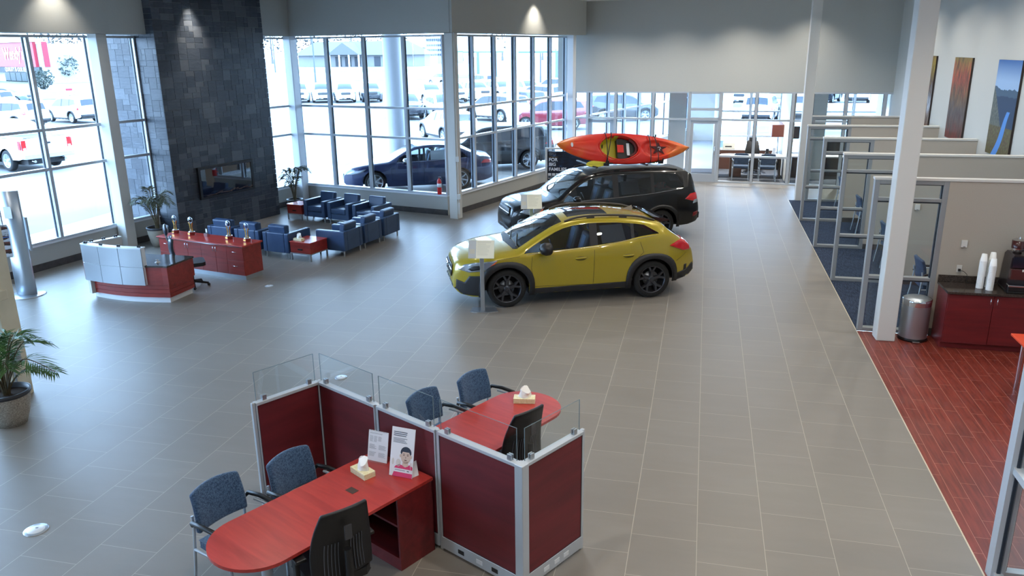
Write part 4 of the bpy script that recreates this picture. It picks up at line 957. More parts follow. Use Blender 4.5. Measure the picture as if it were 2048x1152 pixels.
# fire extinguisher
p = onw = None
q = at(PB, dB, LB-.16, .14); t = thing('fire_extinguisher', 'red fire extinguisher on the low wall beside the window column', 'fire extinguisher', (q[0], q[1], 0), 0)
mb = MB(); mb.lathe([(.001, .6), (.055, .6), (.06, .62), (.06, .95), (.045, 1.0), (.02, 1.02), (.02, 1.05)], 20); mb.build('cylinder', M['red'], t)
mb = MB(); mb.lathe([(.0605, .8), (.0615, .8), (.0615, .9), (.0605, .9)], 20); mb.build('label_band', M['paper'], t)
mb = MB(); mb.box(-.02, .05, -.012, .012, 1.05, 1.075); mb.tube([(0, 0, 1.06), (.07, 0, 1.04), (.08, 0, .85)], .008, 6); mb.build('valve_and_hose', M['black'], t)
mb = MB(); mb.box(-.03, .03, .05, .13, .7, .74); mb.box(-.03, .03, .05, .07, .6, .95); mb.build('bracket', M['red'], t)
# conduit on the window column
mb = MB(); mb.tube([(-6.27, 20.06, .05), (-6.27, 20.06, ZH)], .014, 8); mb.cb((-6.27, 20.04, 1.62), (.1, .07, .14)); mb.cb((-6.25, 20.04, .62), (.09, .07, .14)); mb.cb((-6.26, 20.05, .3), (.05, .05, .3)); tag(mb.build('electrical_conduit', M['white']), 'white conduit with boxes on the window corner column', 'conduit')
# ------------------------------------------------------------------ cars
def interp(tab, x):
    if x <= tab[0][0]: return tab[0][1]
    for (a, b), (c, d) in zip(tab[:-1], tab[1:]):
        if x <= c: return b+(d-b)*(x-a)/(c-a) if c > a else d
    return tab[-1][1]
def smooth_tab(tab, n=6):
    # monotone-ish cubic resampling of a profile
    out = []
    m = []
    for i in range(len(tab)):
        if i == 0 or i == len(tab)-1: m.append(0 if False else ((tab[1][1]-tab[0][1])/(tab[1][0]-tab[0][0]) if i == 0 else (tab[-1][1]-tab[-2][1])/(tab[-1][0]-tab[-2][0])))
        else:
            a = (tab[i][1]-tab[i-1][1])/max(1e-6, tab[i][0]-tab[i-1][0]); b = (tab[i+1][1]-tab[i][1])/max(1e-6, tab[i+1][0]-tab[i][0])
            m.append(0 if a*b <= 0 else 2*a*b/(a+b))
    for i in range(len(tab)-1):
        h = tab[i+1][0]-tab[i][0]
        for k in range(n):
            s = k/n; h00 = 2*s**3-3*s*s+1; h10 = s**3-2*s*s+s; h01 = -2*s**3+3*s*s; h11 = s**3-s*s
            out.append((tab[i][0]+h*s, h00*tab[i][1]+h10*h*m[i]+h01*tab[i+1][1]+h11*h*m[i+1]))
    out.append(tab[-1]); return out

def paint(name, c, rough=.25, metal=.0, flake=False):
    if name in _mc: return _mc[name]
    t = NT(name)
    kw = {}
    cw = .55 if max(c) < 20 else 1.0
    if flake:
        nz = t.n('ShaderNodeTexNoise', {'Vector': t.coord((700, 700, 700)), 'Scale': 1.0}); 
        col = t.ramp(nz.outputs[0], [(.35, lin(tuple(int(x*.86) for x in c))), (.65, lin(tuple(min(255, int(x*1.1)) for x in c)))])
    else: col = lin(c)
    m = t.bsdf(color=col, rough=rough, metal=metal, coat=cw, coatr=.04, spec=.5*cw); _mc[name] = m; return m
M['tint'] = glass_mat('tinted_car_glass', (.24, .26, .28), .09, ior=1.5)
M['tintclear'] = glass_mat('car_glass', (.62, .68, .70), .08, ior=1.5)
M['tintsolid'] = mat('car_window_dark', (26, 32, 40), .06)
M['clad'] = mat('grey_black_cladding', (34, 34, 37), .55)
M['lampred'] = mat('red_lamp_lens', (200, 16, 22), .08, coat=1.0)
M['lampclear'] = mat('headlamp_lens', (168, 176, 186), .12, .55, coat=1.0)
M['amber'] = mat('amber_lens', (226, 92, 36), .2)
M['rimdark'] = mat('dark_grey_alloy', (74, 76, 82), .3, .8)
M['rimsilver'] = mat('silver_alloy', (186, 190, 196), .28, .8)

class Car:
    def __init__(s, **k):
        s.L = 4.48; s.W = .90; s.wb = 2.67; s.fo = .90; s.R = .345; s.AR = .405; s.track = .0; s.detail = 2
        s.__dict__.update(k)
        s.zt = smooth_tab(s.top); s.zsft = smooth_tab(s.belt)
        s.wheels = [s.fo, s.fo+s.wb]
    def zb(s, x):
        z = interp(s.bottom, x)
        for xw in s.wheels:
            if abs(x-xw) < s.AR: z = max(z, s.R+sqrt(max(0, s.AR**2-(x-xw)**2)))
        return z
    def ztop(s, x): return interp(s.zt, x)
    def zs(s, x): return min(interp(s.zsft, x), s.ztop(x)-.015)
    def wid(s, x):
        f, r = s.nose, s.tail; w = s.W
        if x < f[0]: w *= 1-f[1]*((f[0]-x)/f[0])**f[2]
        if x > s.L-r[0]: w *= 1-r[1]*((x-(s.L-r[0]))/r[0])**r[2]
        return w
    def side_y(s, x, z):
        w = s.wid(x); zs = s.zs(x)
        # lower tuck, widest about z=.55, shoulder pulls in near the belt
        t = (z-.62); y = w*(1-.055*(t/.4)**2) if t < 0 else w*(1-.05*(t/.45)**2)
        fl = 0
        for xw in s.wheels: fl = max(fl, max(0, 1-((x-xw)/.62)**2)*max(0, 1-abs(z-.62)/.38))
        return y+.022*fl-.0
    def build(s, root, mats, glass_front, glass_rear, low=False):
        L = s.L
        xs = {0, .012, .035, .07, .12, .18, .26, .36, .48, L, L-.012, L-.04, L-.08, L-.14, L-.22, L-.32, L-.45}
        n = 14 if low else 30
        for i in range(n+1): xs.add(L*i/n)
        for xw in s.wheels:
            for k in range(0, 13 if not low else 9): xs.add(xw-s.AR*cos(pi*k/(12 if not low else 8)))
            xs.add(xw-s.AR-.002); xs.add(xw+s.AR+.002)
        for v in s.marks: xs.add(v)
        xs = sorted(x for x in xs if 0 <= x <= L); ded = [xs[0]]
        for x in xs[1:]:
            if x-ded[-1] > .0015: ded.append(x)
        xs = ded
        cab0, cab1 = s.cabin; win0, win1 = s.win  # x of windscreen base..rear glass base ; side window x extent
        rows = []
        for x in xs:
            zb, zs, zt = s.zb(x), s.zs(x), s.ztop(x); zb = min(zb, zs-.01)
            ws = s.side_y(x, zs)
            sec = []
            for k in range(6):
                z = zb+(zs-zb)*k/5; sec.append((s.side_y(x, z), z))
            h = zt-zs
            # greenhouse / bonnet upper
            incab = cab0 < x < cab1
            crown = .045 if incab else min(.05, h*.6)
            zr = max(zs+.002, zt-crown-(.02 if incab else 0))
            tum = s.tumble*(zr-zs)
            wr = max(.2*s.W, ws-.03-tum) if incab else max(.1, ws-.025-h*.35)
            band = max(0, zr-zs)
            zw0 = zs+min(.022, band*.3); top = zr-.055
            top = min(top, interp(s.wintop, x)) if s.wintop else top
            zw1 = max(zw0, top) if (win0 < x < win1) else zw0
            if not incab: zw1 = zw0
            def yy(z):
                if band < 1e-6: return ws-.03
                t = (z-zs)/band; return (ws-.012)*(1-t)+wr*t+.018*sin(pi*t)*min(1, band/.4)
            sec += [(yy(zw0), zw0), (yy(zw1), zw1), (wr, zr)]
            for k in range(1, 6):
                t = k/5; y = wr*(1-t); sec.append((y, zr+(zt-zr)*(1-(1-t)**2.2)))
            rows.append(sec)
        NR = len(rows[0]); s.rows = rows; s.xs = xs
        B = MB(); GL = {}
        def inr(a, b, lst):
            m = (a+b)/2
            for i, (p, q) in enumerate(lst):
                if p <= m <= q: return i
            return -1
        ox = -L/2
        for i in range(len(xs)-1):
            a, b = xs[i], xs[i+1]; A, C = rows[i], rows[i+1]
            for sg in (-1, 1):
                for j in range(NR-1):
                    q = [(a+ox, sg*A[j][0], A[j][1]), (b+ox, sg*C[j][0], C[j][1]), (b+ox, sg*C[j+1][0], C[j+1][1]), (a+ox, sg*A[j+1][0], A[j+1][1])]
                    if sg > 0: q = q[::-1]
                    part = None
                    if j == 6:
                        w = inr(a, b, s.panes)
                        if w >= 0 and (A[7][1]-A[6][1] > .003 or C[7][1]-C[6][1] > .003): part = ('side_window', w, sg)
                        elif (A[7][1]-A[6][1] > .02) and win0 < (a+b)/2 < win1: part = ('pillar_trim', sum((a+b)/2 > p_[1] for p_ in s.panes), sg)
                    if j >= 8:
                        m = (a+b)/2
                        if s.wsx[0] < m < s.wsx[1] and j >= 9: part = ('windscreen', 0, 0)
                        elif s.rwx and s.rwx[0] < m < s.rwx[1] and j >= 9: part = ('rear_window', 0, 0)
                        elif s.sunroof and s.sunroof[0] < m < s.sunroof[1] and j >= 10: part = ('sunroof', 0, 0)
                    if part is None:
                        B.m = s.bodymi((a+b)/2, (q[0][2]+q[2][2])/2, j) if hasattr(s, 'bodymi') else 0
                        B.add(q, [(0, 1, 2, 3)], True)
                    else:
                        GL.setdefault(part, MB()).add(q, [(0, 1, 2, 3)], True)
        B.m = 0
        for i in (0, len(xs)-1):   # close the ends
            A = rows[i]; pts = [(xs[i]+ox, y, z) for y, z in A]+[(xs[i]+ox, -y, z) for y, z in A[::-1]]
            B.add(pts, [tuple(range(len(pts)))], True)
        body = B.build('body', mats, root, weld=True); s.body = body
        for (nm, idx, sg), mb in sorted(GL.items(), key=str):
            if nm == 'side_window': m = glass_front if idx < s.nclear else glass_rear
            elif nm == 'windscreen': m = glass_front
            elif nm == 'rear_window': m = glass_rear
            elif nm == 'sunroof': m = M['tintsolid']
            else: m = M['clad']
            mb.build(nm, m, root, weld=True, recalc=True)
        bm = bmesh.new(); bm.from_mesh(body.data); s.bvh = BVHTree.FromBMesh(bm); bm.free()
        # dark underbody with wheel wells
        u = MB(); w = s.W-.10
        u.box(s.wheels[0]-s.AR*1.0+ox+.8*0-.0, s.wheels[0]+ox+s.AR, -w+.26, w-.26, .24, .72)
        u.box(s.wheels[0]+s.AR+ox, s.wheels[1]-s.AR+ox, -w+.04, w-.04, .2, .32)
        u.box(s.wheels[1]-s.AR+ox, s.wheels[1]+s.AR+ox, -w+.26, w-.26, .24, .72)
        u.box(.25+ox, s.wheels[0]-s.AR+ox, -w*.8, w*.8, .24, .5); u.box(s.wheels[1]+s.AR+ox, L-.2+ox, -w*.8, w*.8, .28, .5)
        for xw in s.wheels:
            for sg in (-1, 1):
                P = [[(xw+ox+(s.AR+.012)*cos(a), yv, s.R+(s.AR+.012)*sin(a)) for a in [pi*k/16 for k in range(17)]] for yv in (sg*(w-.27), sg*(s.side_y(xw, s.R+s.AR)-.02))]
                u.grid(P)
        u.build('underbody', M['black'], root)
    def wheel(s, root, spokes=5, style='y', rim='rimsilver', R=None, wy=None, sr=.73):
        R = R or s.R; out = []; wy = wy or s.W-.015
        for xw in s.wheels:
            for sg in (-1, 1):
                x = xw-s.L/2; tw = .225
                mb = MB(); pr = [(R*sr, 0), (R*.86, -.008), (R*.965, .012), (R, .04), (R, tw-.04), (R*.965, tw-.012), (R*.86, tw+.004), (R*sr, tw)]
                mb.lathe([(r, -z) for r, z in pr], 36, (0, 0, 0), 'y'); tw_ = mb.build('wheel', M['rubber'], root, recalc=True)
                rb = MB(); rb.lathe([(R*(sr+.005), .004), (R*(sr-.03), .006), (R*(sr-.05), -.03), (R*(sr-.1), -.15), (.001, -.15)], 32, (0, 0, 0), 'y'); rb.build('rim_barrel', M['rimdark'] if rim == 'rimdark' else M['rimsilver'], tw_, recalc=True)
                sp = MB(); ro, ri = R*(sr-.01), R*.13
                for k in range(spokes):
                    a = 2*pi*k/spokes+pi/2
                    if style == 'y':
                        for (r0, r1, a0, a1, w0, w1) in ((ri*.7, ro*.6, a, a, .042, .04), (ro*.5, ro, a, a+.26, .032, .024), (ro*.5, ro, a, a-.26, .032, .024)):
                            p0 = Vector((r0*cos(a0), 0, r0*sin(a0))); p1 = Vector((r1*cos(a1), 0, r1*sin(a1))); d = (p1-p0).normalized(); nrm = Vector((-d.z, 0, d.x))
                            vs = []
                            for (p, w, yy) in ((p0, w0, -.02), (p1, w1, -.004)):
                                vs += [p+nrm*w+Vector((0, yy-.03, 0)), p-nrm*w+Vector((0, yy-.03, 0)), p-nrm*w*.6+Vector((0, yy, 0)), p+nrm*w*.6+Vector((0, yy, 0))]
                            sp.add(vs, [(0, 1, 2, 3), (7, 6, 5, 4), (0, 4, 5, 1), (1, 5, 6, 2), (2, 6, 7, 3), (3, 7, 4, 0)])
                    else:
                        p0 = Vector((ri*cos(a), 0, ri*sin(a))); p1 = Vector((ro*cos(a), 0, ro*sin(a))); d = (p1-p0).normalized(); nrm = Vector((-d.z, 0, d.x)); vs = []
                        for (p, w, yy) in ((p0, .03, -.02), (p1, .022, -.004)):
                            vs += [p+nrm*w+Vector((0, yy-.03, 0)), p-nrm*w+Vector((0, yy-.03, 0)), p-nrm*w*.6+Vector((0, yy, 0)), p+nrm*w*.6+Vector((0, yy, 0))]
                        sp.add(vs, [(0, 1, 2, 3), (7, 6, 5, 4), (0, 4, 5, 1), (1, 5, 6, 2), (2, 6, 7, 3), (3, 7, 4, 0)])
                sp.build('spokes', M[rim], tw_, recalc=True)
                hb = MB(); hb.lathe([(.001, -.008), (R*.09, -.008), (R*.16, -.016), (R*.2, -.05)], 20, (0, 0, 0), 'y')
                for k in range(5): a = 2*pi*k/5+pi/2+.6; hb.cyl((R*.14*cos(a), -.03, R*.14*sin(a)), (R*.14*cos(a), -.008, R*.14*sin(a)), .009, n=6)
                hb.build('hub_cap', M[rim], tw_, recalc=True)
                bd = MB(); bd.lathe([(.001, -.09), (R*.42, -.09), (R*.42, -.105), (.001, -.105)], 24, (0, 0, 0), 'y'); bd.build('brake_disc', M['metal'], tw_, recalc=True)
                tw_.location = (x, sg*wy, R); 
                if sg < 0: tw_.rotation_euler = (0, 0, pi)
                out.append(tw_)
        return out
    def decal(s, name, m, poly, axis, off=.004, root=None, div=3, edge=0):
        """poly: list of (a,b). axis: '+y'/'-y' -> (x from front, z); 'front'/'rear' -> (y,z); 'top' -> (x,y)."""
        bm = bmesh.new(); ox = -s.L/2
        if axis in ('+y', '-y'): sg = 1 if axis == '+y' else -1; o = lambda a, b: Vector((a+ox, sg*3, b)); d = Vector((0, -sg, 0))
        elif axis == 'front': o = lambda a, b: Vector((-s.L, a, b)); d = Vector((1, 0, 0))
        elif axis == 'rear': o = lambda a, b: Vector((s.L, a, b)); d = Vector((-1, 0, 0))
        else: o = lambda a, b: Vector((a+ox, b, 4)); d = Vector((0, 0, -1))
        vs = [bm.verts.new((a, b, 0)) for a, b in poly]; bm.faces.new(vs)
        bmesh.ops.triangulate(bm, faces=bm.faces)
        for _ in range(div): bmesh.ops.subdivide_edges(bm, edges=[e for e in bm.edges if e.calc_length() > .035], cuts=1); bmesh.ops.triangulate(bm, faces=[f for f in bm.faces if len(f.verts) > 3])
        bad = []
        for v in bm.verts:
            hit = s.bvh.ray_cast(o(v.co.x, v.co.y), d)
            if hit[0] is None: bad.append(v); continue
            n = hit[1]
            if n.dot(d) > 0: n = -n
            v.co = hit[0]+n*off*.5-d*off*.5
        if bad: bmesh.ops.delete(bm, geom=bad, context='VERTS')
        bmesh.ops.recalc_face_normals(bm, faces=bm.faces)
        me = bpy.data.meshes.new(name); 
        for f in bm.faces: f.smooth = True
        bm.to_mesh(me); bm.free(); me.materials.append(m)
        ob = bpy.data.objects.new(name, me); COL.objects.link(ob); ob.parent = root
        sd = ob.modifiers.new('s', 'SOLIDIFY'); sd.thickness = off; sd.offset = -1
        return ob
    def line(s, name, m, pts, axis, w=.006, off=.0015, root=None):
        """thin seam along a polyline"""
        mb = MB(); ox = -s.L/2; out = []
        for (p, q) in zip(pts[:-1], pts[1:]):
            n = max(1, int(hypot(q[0]-p[0], q[1]-p[1])/.05))
            for k in range(n+(q == pts[-1])): out.append((p[0]+(q[0]-p[0])*k/n, p[1]+(q[1]-p[1])*k/n))
        V = []
        for a, b in out:
            if axis in ('+y', '-y'): sg = 1 if axis == '+y' else -1; o = Vector((a+ox, sg*3, b)); d = Vector((0, -sg, 0))
            elif axis == 'top': o = Vector((a+ox, b, 4)); d = Vector((0, 0, -1))
            elif axis == 'rear': o = Vector((s.L, a, b)); d = Vector((-1, 0, 0))
            else: o = Vector((-s.L, a, b)); d = Vector((1, 0, 0))
            h = s.bvh.ray_cast(o, d)
            if h[0] is not None: V.append(h[0]-d*off)
        if len(V) > 1: mb.tube(V, w/2, 5)
        return mb.build(name, m, root)

def arch_poly(xw, R_, r0, r1, zlow, a0=0, a1=pi, n=18, oct_=0):
    outer = []; inner = []
    for k in range(n+1):
        a = a0+(a1-a0)*k/n; rr = r1*(1+oct_*abs(sin(2*a))**2)
        outer.append((xw+rr*cos(a), R_+rr*sin(a))); inner.append((xw+r0*cos(a), R_+r0*sin(a)))
    return outer, inner
def cladding(car, root, m, r1, oct_=.06, sill=.34, axis_list=('+y', '-y'), off=.012):
    for ax in axis_list:
        for xw in car.wheels:
            o, i = arch_poly(xw, car.R, car.AR-.002, r1, .2, oct_=oct_)
            o = [(o[0][0], .28 if xw > car.L/2 else .2)]+o+[(o[-1][0], .2)]; i = [(i[0][0], .28 if xw > car.L/2 else .2)]+i+[(i[-1][0], .2)]
            bm_pts = list(zip(o, i)); bmsh = []
            for (p, q), (r, t) in zip(bm_pts[:-1], bm_pts[1:]): bmsh.append([p, q, t, r])
            # one mesh made of projected quads
            mb = MB(); sg = 1 if ax == '+y' else -1; ox = -car.L/2
            for quad in bmsh:
                vs = []
                for a, b in quad:
                    h = car.bvh.ray_cast(Vector((a+ox, sg*3, b)), Vector((0, -sg, 0)))
                    y = h[0].y if h[0] is not None and abs(h[0].y) > car.W*.7 else sg*car.side_y(a, b)
                    vs.append((a+ox, y+sg*off, b))
                mb.add(vs, [(0, 1, 2, 3)], True)
            ob = mb.build('wheel_arch_trim', m, root, weld=True); sd = ob.modifiers.new('s', 'SOLIDIFY'); sd.thickness = off*1.6; sd.offset = 0
        if sill:
            x0, x1 = car.wheels[0]+car.AR+.01, car.wheels[1]-car.AR-.01
            car.decal('sill_cladding', m, [(x0, .2), (x1, .2), (x1, sill), (x0, sill-.02)], ax, .012, root, 4)

CROSS = dict(L=4.48, W=.895, wb=2.67, fo=.91, R=.345, AR=.4, tumble=.34,
    top=[(0, .58), (.02, .72), (.06, .80), (.14, .86), (.35, .92), (.7, .975), (.95, 1.01), (1.08, 1.03), (1.15, 1.06), (1.4, 1.20), (1.65, 1.335), (1.92, 1.455), (2.15, 1.505), (2.5, 1.53), (2.9, 1.52), (3.3, 1.48), (3.6, 1.425), (3.76, 1.39), (3.95, 1.24), (4.2, 1.07), (4.36, .96), (4.43, .84), (4.47, .7), (4.48, .6)],
    belt=[(0, .50), (.03, .62), (.1, .72), (.3, .81), (.7, .88), (1.1, .925), (1.4, .945), (2.2, .985), (3.0, 1.06), (3.4, 1.13), (3.7, 1.155), (4.05, 1.06), (4.3, .93), (4.42, .80), (4.48, .58)],
    bottom=[(0, .34), (.1, .24), (.3, .2), (1.5, .22), (3.2, .22), (4.2, .3), (4.4, .34), (4.48, .4)],
    nose=(.85, .40, 2.4), tail=(.85, .36, 2.2), cabin=(1.10, 4.26), win=(1.22, 3.70), wintop=[(0, 9), (3.1, 9), (3.35, 1.385), (3.70, 1.19)], panes=[(1.22, 2.42), (2.56, 3.18), (3.24, 3.70)], nclear=1,
    wsx=(1.15, 1.96), rwx=(3.8, 4.2), sunroof=(2.1, 2.85), marks=[1.22, 1.15, 1.96, 2.42, 2.56, 3.18, 3.24, 3.70, 3.8, 4.2, 2.1, 2.85, 3.1, 3.35])
FOREST = dict(L=4.63, W=.905, wb=2.67, fo=.93, R=.352, AR=.41, tumble=.24,
    top=[(0, .66), (.02, .82), (.06, .92), (.14, .98), (.35, 1.03), (.7, 1.07), (.92, 1.09), (1.02, 1.11), (1.1, 1.14), (1.35, 1.33), (1.58, 1.49), (1.8, 1.6), (2.05, 1.65), (2.5, 1.68), (3.1, 1.68), (3.7, 1.66), (4.15, 1.63), (4.36, 1.60), (4.42, 1.55), (4.5, 1.28), (4.55, 1.12), (4.57, .95), (4.61, .8), (4.63, .66)],
    belt=[(0, .58), (.03, .74), (.1, .84), (.3, .92), (.7, .98), (1.1, 1.01), (1.4, 1.02), (2.4, 1.05), (3.4, 1.10), (4.0, 1.18), (4.3, 1.18), (4.5, 1.08), (4.58, .92), (4.63, .64)],
    bottom=[(0, .36), (.1, .26), (.3, .22), (1.5, .24), (3.2, .24), (4.3, .32), (4.55, .38), (4.63, .44)],
    nose=(.8, .36, 2.5), tail=(.35, .14, 2.5), cabin=(1.05, 4.56), win=(1.18, 4.2), wintop=[(0, 9), (3.8, 9), (4.0, 1.52), (4.2, 1.22)], panes=[(1.18, 2.4), (2.54, 3.36), (3.44, 4.2)], nclear=1,
    wsx=(1.1, 1.84), rwx=(4.42, 4.54), sunroof=None, marks=[1.18, 1.1, 1.84, 2.4, 2.54, 3.36, 3.44, 4.2, 4.42, 4.54, 3.8, 4.0])
SEDAN = dict(L=4.84, W=.92, wb=2.75, fo=.98, R=.34, AR=.39, tumble=.32,
    top=[(0, .52), (.02, .66), (.07, .74), (.16, .79), (.4, .86), (.8, .93), (1.2, .97), (1.42, 1.0), (1.5, 1.03), (1.8, 1.2), (2.1, 1.36), (2.4, 1.45), (2.7, 1.485), (3.0, 1.49), (3.4, 1.46), (3.75, 1.38), (4.1, 1.24), (4.4, 1.12), (4.55, 1.09), (4.74, 1.07), (4.8, .98), (4.83, .8), (4.84, .64)],
    belt=[(0, .46), (.03, .58), (.1, .66), (.3, .76), (.8, .86), (1.2, .9), (1.5, .92), (2.5, .95), (3.4, .98), (4.0, 1.02), (4.5, 1.04), (4.72, 1.0), (4.8, .88), (4.84, .6)],
    bottom=[(0, .32), (.1, .22), (.3, .18), (1.5, .18), (3.4, .18), (4.5, .26), (4.84, .34)],
    nose=(.9, .42, 2.4), tail=(.5, .28, 2.4), cabin=(1.44, 4.46), win=(1.68, 4.0), wintop=[(0, 9), (3.2, 9), (3.6, 1.34), (4.0, 1.06)], panes=[(1.68, 2.55), (2.62, 3.45), (3.5, 4.0)], nclear=2,
    wsx=(1.5, 2.3), rwx=(3.65, 4.4), sunroof=None, marks=[1.68, 1.5, 2.3, 2.55, 2.62, 3.45, 3.5, 4.0, 3.65, 4.4, 3.2, 3.6])

def mirror(root, car, x, z, m, sg, sz=1):
    y = car.side_y(x, z)
    t = MB(); xx = x-car.L/2; P = []
    for (dx, r) in ((-.07, .02), (-.05, .065), (0, .085), (.06, .08), (.085, .06), (.09, .001)):
        P.append([(xx+dx*sz, sg*(y+.16+cos(a)*r*1.25*sz), z+.06+sin(a)*r*sz) for a in [2*pi*k/12 for k in range(12)]])
    t.grid(P, True, True); o = t.build('side_mirror', m, root)
    a = MB(); a.tube([(xx+.02, sg*(y-.03), z-.03), (xx+.01, sg*(y+.08), z-.02), (xx, sg*(y+.12), z+.03)], [.035, .03, .03], 8); a.build('mirror_arm', M['clad'], o)
def seats(root, car, x, m, m2):
    for y in (-.36, .36):
        s = MB(); s.box(x-.25, x+.25, y-.24, y+.24, .5, .66); o = s.build('seat', m, root, bevel=.05, seg=3)
        s = MB(); s.T = Matrix.Translation((x+.22, y, .62)) @ Matrix.Rotation(R(16), 4, 'Y'); s.box(-.07, .07, -.23, .23, 0, .56); s.box(-.05, .05, -.13, .13, .6, .78); s.build('seat_back', m, o, bevel=.045, seg=3)
        s = MB(); s.T = Matrix.Translation((x+.22, y, .62)) @ Matrix.Rotation(R(16), 4, 'Y'); s.box(-.075, -.06, -.1, .1, .08, .5); s.build('seat_insert', m2, o, bevel=.01)
def interior(root, car, dx):
    L2 = car.L/2; z0 = car.zs(1.6)-.06
    s = MB(); s.box(1.3-L2, 1.75-L2, -car.W+.12, car.W-.12, z0-.35, z0-.0); s.build('dashboard', M['black'], root, bevel=.04)
    s = MB(); pts = [(1.84-L2+.03*cos(a)*1.0-.05*sin(a), -.36+.185*cos(a), z0+.0+.17*sin(a)) for a in [2*pi*k/20 for k in range(21)]]; s.tube(pts, .014, 6); s.tube([(1.72-L2, -.36, z0-.05), (1.84-L2, -.36, z0)], .03, 8); s.build('steering_wheel', M['black'], root)
    s = MB(); s.box(1.5-L2, 4.2-L2, -car.W+.1, car.W-.1, .33, .36); s.build('cabin_floor', M['black'], root)
    seats(root, car, 2.16-L2, mat('seat_dark', (26, 32, 42), .7), mat('seat_blue', (74, 96, 124), .8))
    s = MB(); s.box(2.95-L2, 3.3-L2, -.62, .62, .45, .66); s.box(3.26-L2, 3.4-L2, -.62, .62, .6, 1.18); s.build('rear_bench', mat('seat_dark', (26, 32, 42), .7), root, bevel=.05)
def roof_rails(root, car, x0, x1, m, crossbars=()):
    L2 = car.L/2
    for sg in (-1, 1):
        pts = []
        for k in range(15):
            s = k/14; x = x0+(x1-x0)*s; h = car.bvh.ray_cast(Vector((x-L2, sg*.60, 3)), Vector((0, 0, -1)))
            z = (h[0].z if h[0] is not None else 1.5); pts.append((x-L2, sg*.60, z+.012+.03*min(1, sin(pi*s)*2.2)))
        r = MB(); r.tube(pts, .02, 8)
        for i in (4, 9): r.box(pts[i][0]-.07, pts[i][0]+.07, pts[i][1]-.016, pts[i][1]+.016, pts[i][2]-.07, pts[i][2])
        r.build('roof_rail', m, root)
